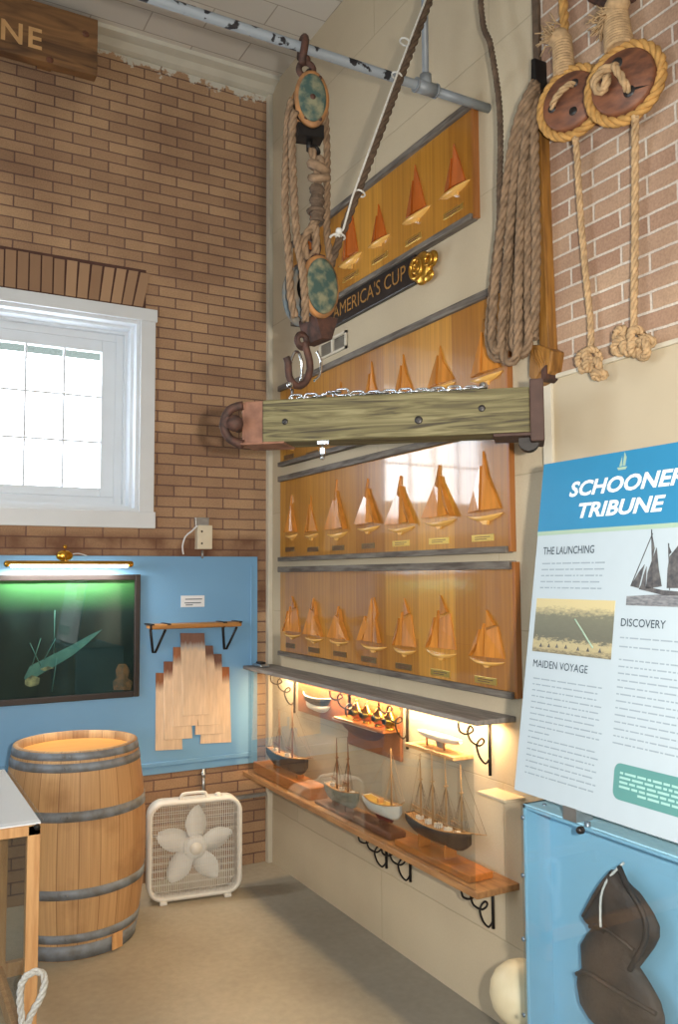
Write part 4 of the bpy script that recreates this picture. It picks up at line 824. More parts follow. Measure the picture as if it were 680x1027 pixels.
for z0,z1 in ((zr(763,R0),BH-.004),(zr(775,R0+.01),zr(766,R0)),(zr(825,RM-.01),zr(815,RM-.01)),(zr(903,RM-.01),zr(893,RM-.01)),(zr(946,R0+.01),zr(937,R0+.01)),(.004,zr(948,R0))):
    w=MB(); w.lathe([(br_(z0)-.002,z0),(br_(z0)+.004,z0),(br_(z1)+.004,z1),(br_(z1)-.002,z1)],(bx,by,0),seg=64,cap=False); h=w.build('hoop',M['hoop'],t)
    w=MB(); a=math.radians(-112); 
    for da in (0,.09): w.ball((bx+math.cos(a+da)*(br_(z0)+.004),by+math.sin(a+da)*(br_(z0)+.004),(z0+z1)/2),.007,8)
    w.build('rivet',M['hoop'],h)
a=math.radians(-62); c=V((bx+math.cos(a)*(br_(.06)+.004),by+math.sin(a)*(br_(.06)+.004),.03)); tx_=V((-math.sin(a),math.cos(a),0)); nn=V((math.cos(a),math.sin(a),0))
w=MB(); w.obb(c-tx_*.032+V((0,0,-.02)),tx_*.064,nn*.008,(0,0,.075)); w.build('wedge_block',M['lightwood'],t,bevel=.003)
# box fan
f0=G(148,910,0); f1=G(243,897,0); f0.z=f1.z=0; ux=(f1-f0); FWid=ux.length; ux.normalize(); nf=V((ux.y,-ux.x,0)); 
if nf.y>0: nf=-nf
top=on(195,801,1,(f0.y+f1.y)/2).z; lean=V((0,0,1)) ; FH=top-.02; D_=.11; fo=f0-nf*0
t=thing('box_fan','cream white box fan with five blades standing on the floor by the barrel','fan',((f0+f1)/2-nf*D_/2))
def FP(u,v,d=0.0): return fo+ux*u+V((0,0,v+.012))-nf*d
def rr_path(w_,h_,r,ins=0,n=7):
    P=[]; 
    for cx_,cy_,a0 in ((w_-r,r,-90),(w_-r,h_-r,0),(r,h_-r,90),(r,r,180)):
        for k in range(n+1):
            a=math.radians(a0+90*k/n); P.append((cx_+math.cos(a)*(r-ins),cy_+math.sin(a)*(r-ins)))
    return P
rr=.085; outer=rr_path(FWid,FH,rr); inner=rr_path(FWid,FH,rr,.012)
w=MB(); n=len(outer); loops=[(inner,0.0),(outer,.006),(outer,D_-.006),(inner,D_),(rr_path(FWid,FH,rr,.022),D_-.004),(rr_path(FWid,FH,rr,.022),.004)]
vs=[FP(u,v,d) for P_,d in loops for u,v in P_]; m_=len(loops); fs=[]
for i in range(m_):
    j=(i+1)%m_
    for k in range(n): l=(k+1)%n; fs.append((i*n+k,j*n+k,j*n+l,i*n+l))
w.add(vs,fs,True); w.build('housing',M['fanplastic'],t)
def halfspan(u,w_,h_,r,ins):
    # vertical extent of the rounded opening at u
    u=min(max(u,ins),w_-ins); rr2=r-ins
    du=max(0,(ins+rr2)-u,u-(w_-ins-rr2)); dv=rr2-math.sqrt(max(0,rr2*rr2-du*du)); return ins+dv,h_-ins-dv
for d0,nm in ((.006,'front_grille'),(D_-.008,'rear_grille')):
    w=MB(); nv=40
    for k in range(1,nv): u=.016+(FWid-.032)*k/nv; a,b=halfspan(u,FWid,FH,rr,.016); w.tube([FP(u,a,d0),FP(u,b,d0)],.0016,4,caps=False)
    for k in range(1,13): v=.016+(FH-.032)*k/13; a,b=halfspan(v,FH,FWid,rr,.016); w.tube([FP(a,v,d0+.003),FP(b,v,d0+.003)],.0016,4,caps=False)
    c=FP(FWid/2,FH/2,d0-.001)
    w.lathe([(.034,0),(.034,.004),(.0005,.006)],c,nf,24,cap=False); w.build(nm,M['fanplastic'],t)
w=MB(); c=FP(FWid*.50,FH*.5,.055); w.lathe([(.062,-.02),(.068,.0),(.064,.022),(.045,.030),(.0005,.032)],c,nf,28,cap=False); w.build('hub',M['fanblade'],t)
for k in range(5):
    a=math.radians(82+72*k); w=MB(); n=9; vs=[]
    for i in range(n+1):
        s=i/n; r=.045+s*(.5*FWid-.045-.04); half=.062*math.sin(PI*min(1,(.16+.80*s)))**.75
        for sg in (-1,0,1):
            q=half*sg; ang=a+.10*math.sin(s*2); dirr=ux*math.cos(ang)+V((0,0,1))*math.sin(ang); per=-ux*math.sin(ang)+V((0,0,1))*math.cos(ang)
            vs.append(c+dirr*r+per*q+nf*(.012*sg+.004*(1-sg*sg)))
    w.add(vs,[(i*3+j,i*3+j+1,i*3+j+4,i*3+j+3) for i in range(n) for j in range(2)],True); o=w.build('blade',M['fanblade'],t); sd=o.modifiers.new('s','SOLIDIFY'); sd.thickness=.003
w=MB(); u0_,u1_=FWid*.34,FWid*.63; w.tube(smoothp([FP(u0_,FH-.003,.04),FP(u0_+.008,FH+.022,.04),FP(u0_+.03,FH+.03,.04),FP(u1_-.03,FH+.03,.04),FP(u1_-.008,FH+.022,.04),FP(u1_,FH-.003,.04)],.008),.009,8); w.build('handle',M['fanplastic'],t)
w=MB(); w.lathe([(.02,0),(.019,.012),(.012,.018),(.0005,.019)],FP(FWid*.75,FH,.045),(0,0,1),18,cap=False); w.build('speed_knob',M['fanplastic'],t)
for u in (.16,.84):
    w=MB(); w.obb(FP(FWid*u-.02,-.012,-.015),ux*.04,-nf*(D_+.03),(0,0,.02)); w.build('foot',M['fanplastic'],t,bevel=.004)
# glass-topped display case, left foreground
cz=.97; c0=G(41,820.5,cz); cyn=c0.y; cyf=G(10,768,cz).y; cxr=c0.x; cxl=cxr-1.25
t=thing('glass_display_case','pale wood display case with a clear glass top in the left foreground','display case',((cxl+cxr)/2,(cyn+cyf)/2,0))
for nm,x,y in (('a',cxr,cyn),('b',cxr,cyf),('c',cxl,cyn),('d',cxl,cyf)):
    sx=-1 if x==cxr else 1; sy=1 if y==cyn else -1
    w=MB(); w.box((x,y,0),(x+sx*.042,y+sy*.042,cz-.02)); w.build('post',M['lightwood'],t,bevel=.003)
w=MB()
for y,sy in ((cyn,1),(cyf,-1)): w.box((cxl,y,cz-.055),(cxr,y+sy*.03,cz-.02)); w.box((cxl,y,.08),(cxr,y+sy*.03,.14))
for x,sx in ((cxl,1),(cxr,-1)): w.box((x,cyn,cz-.055),(x+sx*.03,cyf,cz-.02)); w.box((x,cyn,.08),(x+sx*.03,cyf,.14))
w.build('rail',M['lightwood'],t,bevel=.002)
w=MB(); w.box((cxl-.008,cyn-.008,cz-.012),(cxr+.008,cyf+.008,cz)); w.build('glass_top',glass('case_top_glass',(255,255,255),0.0,.5),t)
w=MB(); w.box((cxl+.03,cyn+.008,.14),(cxr-.03,cyn+.012,cz-.055)); w.box((cxr-.012,cyn+.04,.14),(cxr-.008,cyf-.04,cz-.055)); w.build('glass_side',M['acrylic'],t)
w=MB(); w.box((cxl,cyn,cz-.018),(cxr,cyf,cz-.0125)); w.build('display_mat',basic('bluish_white_mat',(244,248,252),.6,var=.01,bump=0),t)  # window glare put into the bluish white of this added sheet
w=MB(); w.lathe([(.011,0),(.010,.006),(.0005,.008)],(cxr-.012,cyn,cz-.028),(0,-1,0),14,cap=False); w.build('corner_bolt',M['iron'],t)
# charts in the case
w=MB(); w.box((cxr-.52,cyn+.32,cz-.0123),(cxr-.2,cyn+.6,cz-.0121)); props(w.build('printed_chart',M['printgrey']),'dull grey printed chart lying inside the glass display case','chart')
# rope loop tied to the case post
p=lambda px,py: on(px,py,1,cyn-.03)
w=MB(); w.rope([p(20,1060),p(22,1027),p(20,1003),p(22,985),p(31,976),p(41,975),p(45,984),p(41,1000),p(33,1014),p(27,1030),p(26,1062)],.0125,strands=3); props(w.build('rope_loop',M['whiterope']),'loop of white rope hanging in front of the display case post','rope')

# blue display cabinet with acrylic front
CXF=-.60; CYL=-3.107; CZT=1.137; CYR=-4.35
t=thing('blue_display_cabinet','pale blue display cabinet with a clear acrylic front, under the information panel','display case',(-.35,(CYL+CYR)/2,0))
w=MB(); w.box((-.5,CYL-.008,.02),(-.15,CYR+.02,CZT-.012)); w.build('cabinet_body',M['bluecab'],t,bevel=.003)
w=MB(); w.box((CXF+.008,CYL-.0,0),(-.15,CYL-.012,CZT)); w.box((CXF+.008,CYR+.012,0),(-.15,CYR,CZT)); w.build('side_panel',M['bluecab'],t,bevel=.002)
w=MB(); w.box((CXF+.008,CYL,CZT-.014),(-.15,CYR,CZT)); w.build('top_panel',M['bluecab'],t,bevel=.002)
w=MB(); w.box((CXF,CYL,.0),(CXF+.006,CYR,CZT-.002)); w.build('acrylic_front',M['acrylic'],t)
for px,py in ((524.5,820),(524.5,878),(525,942),(525.5,1018)):
    c=B(px,py,CXF); w=MB(); w.lathe([(.0065,0),(.006,.003),(.0005,.004)],(CXF,c.y,c.z),(-1,0,0),12,cap=False); w.build('screw',M['screw'],t)
c=B(527,806.5,CXF+.03); w=MB(); w.lathe([(.006,0),(.0055,.003),(.0005,.004)],(CXF+.05,CYL-.045,CZT),(0,0,1),12,cap=False); w.build('screw',M['screw'],t)
c=B(583,832.5,CXF); w=MB(); w.lathe([(.010,-.004),(.010,.008),(.007,.013),(.0005,.014)],(CXF,c.y,c.z),(-1,0,0),14,cap=False); w.build('lock_knob',M['black'],t)
c=G(589.5,829,CZT); w=MB(); w.lathe([(.008,0),(.008,.012),(.0005,.014)],(c.x,c.y,CZT),(0,0,1),12,cap=False); w.build('latch',M['screw'],t)
# relic
RX=-.545
def Rp(px,py): p=B(px,py,RX); return (-p.y,p.z)
t=thing('timber_relic','dark brown curved leathery relic hanging in the blue display cabinet','relic',(RX,B(620,930,RX).y,B(620,930,RX).z))
out=[(619,871),(611,882),(603,893),(594,905),(587,919),(589,920),(594,913),(597,915),(598,927),(591,935),(585,945),(586,969),(581,975),(580,985),(583,1003),(592,1018),(602,1028),(608,1045),(668,1050),(667,1020),(663,1005),(656,992),(650,982),(642,970),(649,961),(657,950),(662,940),(662,929),(656,916),(645,899),(641,894),(634,888),(626,879)]
w=MB(); P_=[Rp(*q) for q in out]; cu_=sum(p[0] for p in P_)/len(P_); cv_=sum(p[1] for p in P_)/len(P_)
n=len(P_); vs=[]; fs=[]
rings=[(1.0,0.0),(1.0,.006),(.93,.018),(.78,.028),(.55,.034),(.25,.036)]
def med(p): # pull towards the central spine of the piece
    v=p[1]; 
    sp=[(Rp(619,871)),(Rp(620,900)),(Rp(628,930)),(Rp(616,960)),(Rp(618,985)),(Rp(634,1010)),(Rp(640,1050))]
    sp=sorted(sp,key=lambda q:q[1])
    for a,b in zip(sp,sp[1:]):
        if a[1]<=v<=b[1]: k=(v-a[1])/(b[1]-a[1]+1e-9); return (a[0]+(b[0]-a[0])*k,v)
    return (sp[0][0],v) if v<sp[0][1] else (sp[-1][0],v)
for s,d in rings:
    for p in P_:
        c=med(p); vs.append(V((RX-d,-(c[0]+(p[0]-c[0])*s),cv_+(p[1]-cv_)*(1-(1-s)*.12))))
for i in range(len(rings)-1):
    for k in range(n): l=(k+1)%n; fs.append((i*n+k,i*n+l,(i+1)*n+l,(i+1)*n+k))
fs.append(tuple((len(rings)-1)*n+k for k in range(n))); fs.append(tuple(range(n))[::-1])
w.add(vs,fs,True); w.build('relic_body',M['leather'],t)
w=MB(); q=lambda px,py,d: V((RX-d,-Rp(px,py)[0],Rp(px,py)[1]))
w.tube(smoothp([q(624,869,.01),q(640,888,.034),q(655,912,.036),q(658,935,.034),q(650,955,.034),q(640,970,.03)],.01),[.007]*1 if False else .007,8); w.tube(smoothp([q(584,975,.02),q(600,972,.040),q(622,984,.045),q(645,1000,.035),q(664,1015,.02)],.01),.006,8)
w.tube(smoothp([q(620,872,.02),q(608,890,.03),q(588,918,.012)],.01),.005,6); w.tube(smoothp([q(597,928,.02),q(612,925,.040),q(630,935,.044),q(645,950,.034)],.01),.005,6)
w.build('seam_ridge',M['leather'],t)
w=MB(); w.tube(smoothp([q(626,865,.0),q(620,877,.03),q(616,890,.042),q(615,905,.046),q(616,926,.048)],.01),.0035,6); w.build('hanging_cord',M['whiterope'],t)
# information panel tilted on top of the cabinet
S0=V((CXF-.00,-3.086,1.168)); SVt=V((-.455,0,2.136))-V((-.6,0,1.168)); SH=SVt.length; SV=SVt.normalized(); SU=V((0,-1,0)); SN=SU.cross(SV).normalized()
S0.z=CZT+.034
tlh=hit(545,466,S0,SN); SH=(tlh-S0).dot(SV); SWd=.92; S0.y=hit(520,745,S0,SN).y
t=thing('information_panel','tilted printed panel headed SCHOONER TRIBUNE on the blue display cabinet','sign',(CXF+.06,-3.5,CZT))
w=MB(); w.obb(S0-SN*.014,SU*SWd,SV*SH,SN*.014); w.build('panel',M['signwhite'],t,bevel=.0015)
sp_=t.children[0] if t.children else None
def SP(px,py): d=hit(px,py,S0,SN)-S0; return d.dot(SU),d.dot(SV)
def SQ(u,v,l=0.0): return S0+SU*u+SV*v+SN*l
vb=SP(600,527)[1]; vb2=SP(560,532.5)[1]; vb=(vb+vb2)/2; vb=SP(538,535)[1]
w=MB(); w.obb(SQ(0,vb,0),SU*SWd,SV*(SH-vb),SN*.0008); w.build('title_band',M['signblue'],t)
w=MB(); w.obb(SQ(0,vb-.008,0),SU*SWd,SV*.012,SN*.0014); w.build('band_line',M['signgold'],t)
def stext(body,x0,y0,x1,mt,name,bold=.0,shear=0,ca=None,capv=None,width=None,l=.001):
    a=SP(x0,y0); b=SP(x1,y0)
    w=MB(); w.text(body,SQ(a[0],a[1],0),SU,SV,SN,width=width or (b[0]-a[0]),bold=bold,shear=shear,lift=l,extrude=.0006)
    if capv:
        ds=[(v-SQ(a[0],a[1],0)).dot(SV) for v in w.v]; hh=max(ds)-min(ds)
        for i,v in enumerate(w.v): w.v[i]=v+SV*((ds[i]-min(ds))*(capv/hh)-ds[i])
    return w.build(name,mt,t)
a=SP(571,499); e=SP(659,492.5); 
full=SP(687,489)[0]-a[0]
stext('SCHOONER',571,499,0,M['signtext'],'title_lettering',bold=.03,shear=.22,width=full,capv=(SP(571,484)[1]-a[1])*1.0)
a2=SP(580,520); stext('TRIBUNE',580,520,0,M['signtext'],'title_lettering',bold=.03,shear=.22,width=SP(667,515)[0]-a2[0],capv=(SP(582,505)[1]-a2[1])*1.0)
cg=SP(624,463); w=MB()
for pl in ([(-.012,-.012),(.016,-.012),(.012,-.018),(-.008,-.018)],[(-.006,-.010),(.0,.012),(.001,-.010)],[(.003,-.010),(.006,.020),(.012,.008),(.010,-.010)]): w.prism([(x*1.3,y*1.3) for x,y in pl],SQ(cg[0],cg[1],.0008),SU,SV,SN,.0006)
w.build('ship_emblem',M['signgold'],t)
for body,x0,y0,x1,cp in (('THE LAUNCHING',545,556.5,596,549),('DISCOVERY',623,628,668,620),('MAIDEN VOYAGE',535,668.5,590,661)):
    aa=SP(x0,y0); stext(body,x0,y0,0,M['inkdark'],'heading_lettering',bold=(0 if body[0]=='M' else .006),width=SP(x1,y0+(1 if y0>577 else -1)*1)[0]-aa[0],capv=SP(x0,cp)[1]-aa[1])
rnd=random.Random(3)
def textlines(u0,u1,v0,v1,nl,mt,name,lh=.0038,ragged=True,short=()):
    w=MB()
    for i in range(nl):
        v=v0+(v1-v0)*i/max(1,nl-1); u=u0; end=u1-(rnd.uniform(0,.03) if ragged else 0)
        if i in short: end=u0+(u1-u0)*.3
        while u<end-.006:
            k=min(rnd.choice([.008,.014,.02,.028,.035]),end-u); w.obb(SQ(u,v,.0),SU*k,SV*lh,SN*.0010); u+=k+.0055
    w.build(name,mt,t)
def rect_from(xa,ya,xb,yb_): a=SP(xa,ya); b=SP(xb,yb_); return a[0],b[0],a[1],b[1]
M['inkpale']=basic('pale_grey_ink',(138,153,166),.8,var=.02,bump=0)
ul=SP(543,566)[0]; ur=SP(610,566)[0]
textlines(SP(544,566)[0],SP(609,566)[0],SP(544,566)[1],SP(543,590)[1],5,M['inkpale'],'body_text')
textlines(SP(535,681)[0],SP(608,690)[0],SP(535,680.5)[1],SP(531,776)[1],17,M['inkpale'],'body_text',short=(9,))
textlines(SP(622,640)[0],SWd-.04,SP(622,640)[1],SP(622,649)[1],2,M['inkpale'],'body_text')
textlines(SP(621,662)[0],SWd-.04,SP(621,662)[1],SP(618,746)[1],13,M['inkpale'],'body_text')
# landscape print
u0_,u1_=SP(537,620)[0],SP(616,620)[0]; v1_,v0_=SP(538,600)[1],SP(535,653)[1]
m_,nt,P,N=mat('sepia_bird_eye_print'); L=nt.links.new; tc=N('TexCoord'); sp=N('SeparateXYZ'); L(tc.outputs['Generated'],sp.inputs[0])
nz=N('TexNoise'); nz.inputs['Scale'].default_value=16; nz.inputs['Detail'].default_value=8; nz.inputs['Roughness'].default_value=.7; L(tc.outputs['Generated'],nz.inputs[0]); ad=N('Math'); ad.operation='MULTIPLY_ADD'; L(nz.outputs[0],ad.inputs[0]); ad.inputs[1].default_value=.45; L(sp.outputs['Z'],ad.inputs[2]) if 0 else 0; sb=N('Math'); sb.operation='SUBTRACT'; L(sp.outputs['Z'],sb.inputs[0]); sb.inputs[1].default_value=.12; L(sb.outputs[0],ad.inputs[2])
rp=N('ValToRGB'); L(ad.outputs[0],rp.inputs[0]); e=rp.color_ramp.elements; e[0].position=.10; e[0].color=s2l((104,100,86)); e[1].position=.97; e[1].color=s2l((186,176,136))
for p_,c_ in ((.2,(160,152,120)),(.32,(168,160,126)),(.38,(96,98,88)),(.62,(104,106,94)),(.80,(110,112,98)),(.9,(160,154,124))): q_=e.new(p_); q_.color=s2l(c_)
L(rp.outputs[0],P.inputs['Base Color']); P.inputs['Roughness'].default_value=.5
w=MB(); w.obb(SQ(u0_,v0_,0),SU*(u1_-u0_),SV*(v1_-v0_),SN*.0012); lp=w.build('landscape_print',m_,t)
w=MB(); pts=[SP(577,621),SP(584,632),SP(590,642),SP(595,650)]; w.tube(smoothp([SQ(a,b,.0012) for a,b in pts],.006),.0028,5); w.build('printed_river',M['signgold'],lp)
for px,py in ((541,650),(549,650.5),(557,651),(566,652),(578,654),(588,655),(600,656)):
    a,b=SP(px,py); w=MB(); w.prism([(0,0),(.012,0),(.007,.012)],SQ(a,b+.004,.0012),SU,SV,SN,.0006); w.build('printed_boat',M['printgrey'],lp)
# ship print
w=MB(); a=SP(628,607); seaL,seaR=a[0],a[0]+.30; w.prism([(0,0),(seaR-seaL,0),(seaR-seaL,.035),(.18,.028),(.1,.030),(0,.024)],SQ(seaL,a[1],0),SU,SV,SN,.0010); shp=w.build('printed_sea',M['printsea'],t)
w=MB()
for pl in ([(641,591),(665,597),(690,598),(690,594),(665,592),(643,587)],[(648,591),(650,574),(659,549),(661,570),(664,588)],[(657,550),(654,533),(655,560)],[(633,588),(641,574),(647,566),(641,590)],[(643,588),(646,576),(649,568),(648,588)],[(669,590),(670,570),(672,558),(688,538),(690,590)],[(672,556),(671,547),(674,554)]):
    w.prism([SP(*q_) for q_ in pl],S0,SU,SV,SN,.0018,base=.001)
for a_,b_ in (((654,531),(655,592)),((671,545),(672,592)),((655,535),(633,588))): w.tube([SQ(*SP(*a_),.0016),SQ(*SP(*b_),.0016)],.0012,4)
w.build('printed_schooner',M['printgrey'],shp)
# teal box
a=SP(617,764); b=SP(617,796); ub_=SWd-.04; w=MB(); 
r_=.02; W_=ub_-a[0]; Hh=a[1]-SP(617,801)[1]; pl=[(r_+math.cos(x)*r_ if False else 0,0)] if False else []
for cx_,cy_,a0 in ((W_-r_,r_,-90),(W_-r_,Hh-r_,0),(r_,Hh-r_,90),(r_,r_,180)):
    for k in range(5): an=math.radians(a0+90*k/4); pl.append((cx_+math.cos(an)*r_,cy_+math.sin(an)*r_))
w.prism(pl,SQ(a[0],a[1]-Hh,0),SU,SV,SN,.0010); w.build('teal_text_box',M['signteal'],t)
u_,v_=a[0]+.02,a[1]-.025
for i in range(5): 
    pass
_old=SQ
w=MB()
for i in range(5):
    v=a[1]-.026-i*(Hh-.045)/4; u=u_+(0.06 if i==4 else 0)
    while u<ub_-.03-(.08 if i==4 else 0):
        k=rnd.choice([.01,.018,.026,.034]); w.obb(SQ(u,v,.0008),SU*k,SV*.0055,SN*.0010); u+=k+.006
w.build('box_text',M['cheap_teal'],t)
w=MB(); w.obb(SQ(.15,.03,-.014),SU*.03,V((.20,0,-.02)),SV*.03); w.build('support_strut',M['zinc'],t)
for u in (.2,.7):
    w=MB(); w.obb(V((CXF+.0,S0.y-u,CZT)),(.06,0,0),(0,-.05,0),(0,0,.036)); w.build('support_foot',M['zinc'],t)
# cream pedestal stool by the cabinet
c=on(527,996,0,-.33); c=V((-.33,c.y,c.z)); t=thing('pedestal_stool','rounded glossy cream seat on a slim pedestal, half hidden by the blue cabinet','stool',(c.x,c.y,0))
sr=.118; w=MB(); w.lathe([(.03,-.115),(.055,-.098),(.085,-.075),(.108,-.045),(.118,-.005),(.114,.03),(.10,.058),(.075,.080),(.04,.094),(.0005,.098)],c,(0,0,1),40,cap=False); w.build('seat',M['stool'],t)
w=MB(); w.lathe([(.14,0),(.135,.015),(.06,.035),(.03,.06),(.026,.2),(.026,c.z-.11),(.045,c.z-.09)],(c.x,c.y,0),(0,0,1),28); w.build('pedestal',M['stool'],t)
# ================================================================== OVERHEAD TACKLE
PZ=3.80; PY=G(301,47,PZ).y; PR=.019
x_l=-3.6
t=thing('overhead_pipe','chipped pale blue and black pipe running across the room to the right wall','pipe',((x_l)/2,PY,PZ))
w=MB(); w.tube([(x_l+(0-x_l)*i/60,PY,PZ) for i in range(61)],PR,16); w.build('pipe',M['pipe'],t)
xt=on(427,90,1,PY).x
w=MB(); w.tube([(xt-.045,PY,PZ),(xt+.045,PY,PZ)],PR*1.45,14); w.tube([(xt,PY,PZ),(xt,PY,PZ+.055)],PR*1.3,14); w.tube([(xt-.052,PY,PZ),(xt-.045,PY,PZ)],PR*1.6,14); w.tube([(xt+.045,PY,PZ),(xt+.052,PY,PZ)],PR*1.6,14); w.tube([(xt,PY,PZ+.055),(xt,PY,H)],PR*.75,12)
w.tube([(-.30-.02,PY,PZ),(-.30,PY,PZ)],PR*1.4,14) if False else None
w.build('drop_pipe',M['pipeclean'],t)
w=MB(); w.tube([(xt+.05,PY,PZ),(-.0,PY,PZ)],PR*1.02,14); w.build('end_section',M['pipeclean'],t)
def K(px,py,dy=0.0): return on(px,py,1,PY+dy)      # point in the hanging plane of the tackle
# upper hook over the pipe
w=MB(); hk=[K(299,55,-.03),K(297,38,-.032),K(299,30,-.025),K(304,27,0),K(309,31,.028),K(310,42,.03)]
xk=K(302,40).x
hk=[V((xk+.012,PY+.03,PZ-.025)),V((xk+.016,PY+.034,PZ+.01)),V((xk+.012,PY+.012,PZ+.036)),V((xk+.006,PY-.02,PZ+.030)),V((xk,PY-.036,PZ)),V((xk-.008,PY-.034,PZ-.05)),K(303,64,-.015)]
w.tube(smoothp(hk,.01),[.017]*0 or .0145,10); e=K(307,70,-.01); w.torus(e,(-.3,-1,0),.028,.012,24,8); w.ball(K(307,60,-.01),.018,10)
props(w.build('iron_hook',M['rust']),'rusty iron hook hooked over the chipped overhead pipe','hook')
# upper block
uc=K(310,106,-.0); t=thing('pulley_block','upper wooden pulley block with green-stained face hanging from the iron hook','pulley block',uc+V((0,0,-.11)))
sf=(uc-CAM).dot(FW)/FPX      # metres per picture pixel at the tackle
fn=V((-.25,-1,0)).normalized(); fu=V((0,0,1)).cross(-fn).normalized()
def oval(c,rw,rh,n,d0,d1,mb,flat=.0):
    pr=[]; 
    for d,s in ((d0,.92),(d0+(d1-d0)*.15,1.0),(d1-(d1-d0)*.2,1.0),(d1,.86),(d1+.002,.3)):
        pr.append((s,d))
    vs=[]; seg=32
    for s,d in pr:
        for k in range(seg): a=2*PI*k/seg; vs.append(c+fu*math.cos(a)*rw*s+V((0,0,1))*math.sin(a)*rh*s+n*d)
    m=len(pr); fs=[(i*seg+k,i*seg+(k+1)%seg,(i+1)*seg+(k+1)%seg,(i+1)*seg+k) for i in range(m-1) for k in range(seg)]
    fs.append(tuple(range(seg))[::-1]); fs.append(tuple((m-1)*seg+k for k in range(seg))); mb.add(vs,fs,True)
rw,rh=17.5*sf,29*sf
w=MB(); oval(uc,rw,rh,fn,.035,.055,w); oval(uc,rw,rh,-fn,.035,.055,w); w.build('shell',M['blockwood'],t)
w=MB(); oval(uc,rw*.80,rh*.84,fn,.052,.062,w); w.build('face_plate',M['blockshell'],t)
w=MB(); w.lathe([(rw*.85,-.030),(rw*.7,0),(rw*.85,.030)],uc,fn,28); w.build('sheave',M['iron'],t)
w=MB(); w.obb(uc+fu*(-rw*.3)-fn*.03+V((0,0,rh*.75)),fu*rw*.6,fn*.06,(0,0,rh*.3)); w.torus(uc+V((0,0,rh*1.08)),(1,.2,0),.02,.009,16,6); w.build('top_eye',M['iron'],t)
w=MB(); w.obb(uc+fu*(-rw*.75)-fn*.034+V((0,0,-rh*1.25)),fu*rw*1.5,fn*.068,(0,0,rh*.45)); w.tube([uc+V((0,0,-rh*1.2)),uc+V((0,0,-rh*1.62))],.012,8); w.torus(uc+V((0,0,-rh*1.6))-fu*.02,(0,1,0),.018,.008,16,6)
w.build('lower_strap',M['iron'],t)
for a,b in ((-.45,.75),(.35,.68),(-.45,-.72),(.35,-.72)): w=MB(); w.lathe([(.008,0),(.007,.004),(.0005,.005)],uc+fu*rw*a+V((0,0,rh*b))+fn*.055,fn,10,cap=False); w.build('rivet',M['rust'],t)
w=MB(); w.lathe([(.012,0),(.010,.004),(.0005,.006)],uc+fn*.062,fn,12,cap=False); w.build('rivet',M['rust'],t)
# lower block, turned so its broad shell faces right
lc=K(311,293); t=thing('pulley_block','lower double-slotted blue-grey pulley block above the timber beam','pulley block',lc+V((0,0,-.12)))
fn2=V((.10,-1,0)).normalized(); fu=V((0,0,1)).cross(-fn2).normalized(); rw2,rh2=20*sf,31*sf
c2=lc+fn2*.0
for d0,d1 in ((-.075,-.055),(-.012,.010),(.055,.080)):
    w=MB(); oval(c2+fn2*0,rw2*1.05,rh2,fn2,d0,d1,w); w.build('shell',M['blockblue'] if d1<.06 else M['blockwood'],t)
w=MB(); oval(c2,rw2*.88,rh2*.88,fn2,.078,.088,w); w.build('face_plate',M['blockshell'],t)
w=MB()
for d in (-.034,.033): w.lathe([(rw2*.9,-.016),(rw2*.72,0),(rw2*.9,.016)],c2+fn2*d,fn2,28)
w.build('sheave',M['iron'],t)
w=MB(); w.prism([(-.05,0),(.05,0),(.022,-.085),(-.022,-.085)],c2-fn2*.06+V((0,0,-rh2*.86))-fu*.035,fu,(0,0,1),fn2,.12); w.torus(K(303,342),(.3,-1,0),.026,.011,20,8); w.build('lower_strap',M['rust'],t)
w=MB(); w.obb(c2-fn2*.078-fu*.02+V((0,0,rh2*.80)),fn2*.15,fu*.04,(0,0,rh2*.24)); w.torus(K(311,246),(.2,-1,0),.034,.016,20,8); w.build('upper_ring',M['rust'],t)
# lower hook + shackle
w=MB(); w.tube(smoothp([K(305,343,-.02),K(309,356,-.02),K(311,370,-.02),K(306,384,-.02),K(297,387,-.02),K(290,378,-.02),K(289,364,-.02),K(287,358,-.02)],.01),[.0135]*0 or .0135,10); w.torus(K(303,341,-.02),(0,1,0),.018,.009,18,8); props(w.build('iron_hook',M['rust']),'rusty iron hook under the lower pulley block, holding the bright shackle','hook')
w=MB(); w.tube(smoothp([K(293,385,-.02),K(291,366,-.01),K(297,352,0),K(303,362,.01),K(302,382,.02)],.01),.006,8); w.tube([K(291,386,-.03),K(304,384,.03)],.007,8); w.ball(K(291,386,-.03),.013,10); w.ball(K(303,386,.03),.012,10)
w.tube(smoothp([K(318,352,.03),K(322,362,.03),K(321,376,.03),K(315,382,.03)],.01),.005,6); props(w.build('shackle',M['chrome']),'bright chrome shackle in the lower rusty hook','shackle')
# ropes of the tackle
def ropeobj(pts,r,m,label,name='rope',pitch=None,group=None):
    w=MB(); w.rope(pts,r,pitch); return props(w.build(name,M[m]),label,'rope',group)
ropeobj([K(293,100,.02),K(289,118,.02),K(287,160,.01),K(286,210,.0),K(290,262,-.01),K(292,300,-.03),K(296,318,-.02)],.0155,'hemp','grey-brown rope, leftmost of the tackle ropes between the two pulley blocks')
ropeobj([K(296,112,-.05),K(293,130,-.05),K(294,180,-.04),K(298,240,-.05),K(303,268,-.08),K(306,300,-.10),K(306,322,-.06)],.0155,'hemp','grey-brown rope, second from the left between the two pulley blocks')
ropeobj([K(326,112,.02),K(328,150,.01),K(328,190,.0),K(328,232,.0),K(331,262,-.02),K(331,285,-.03)],.0145,'hemp','grey-brown rope on the right side of the tackle between the blocks')
t=thing('spliced_becket','thick knotted and spliced rope linking the upper block to the lower block ring','rope',K(318,200,-.05))
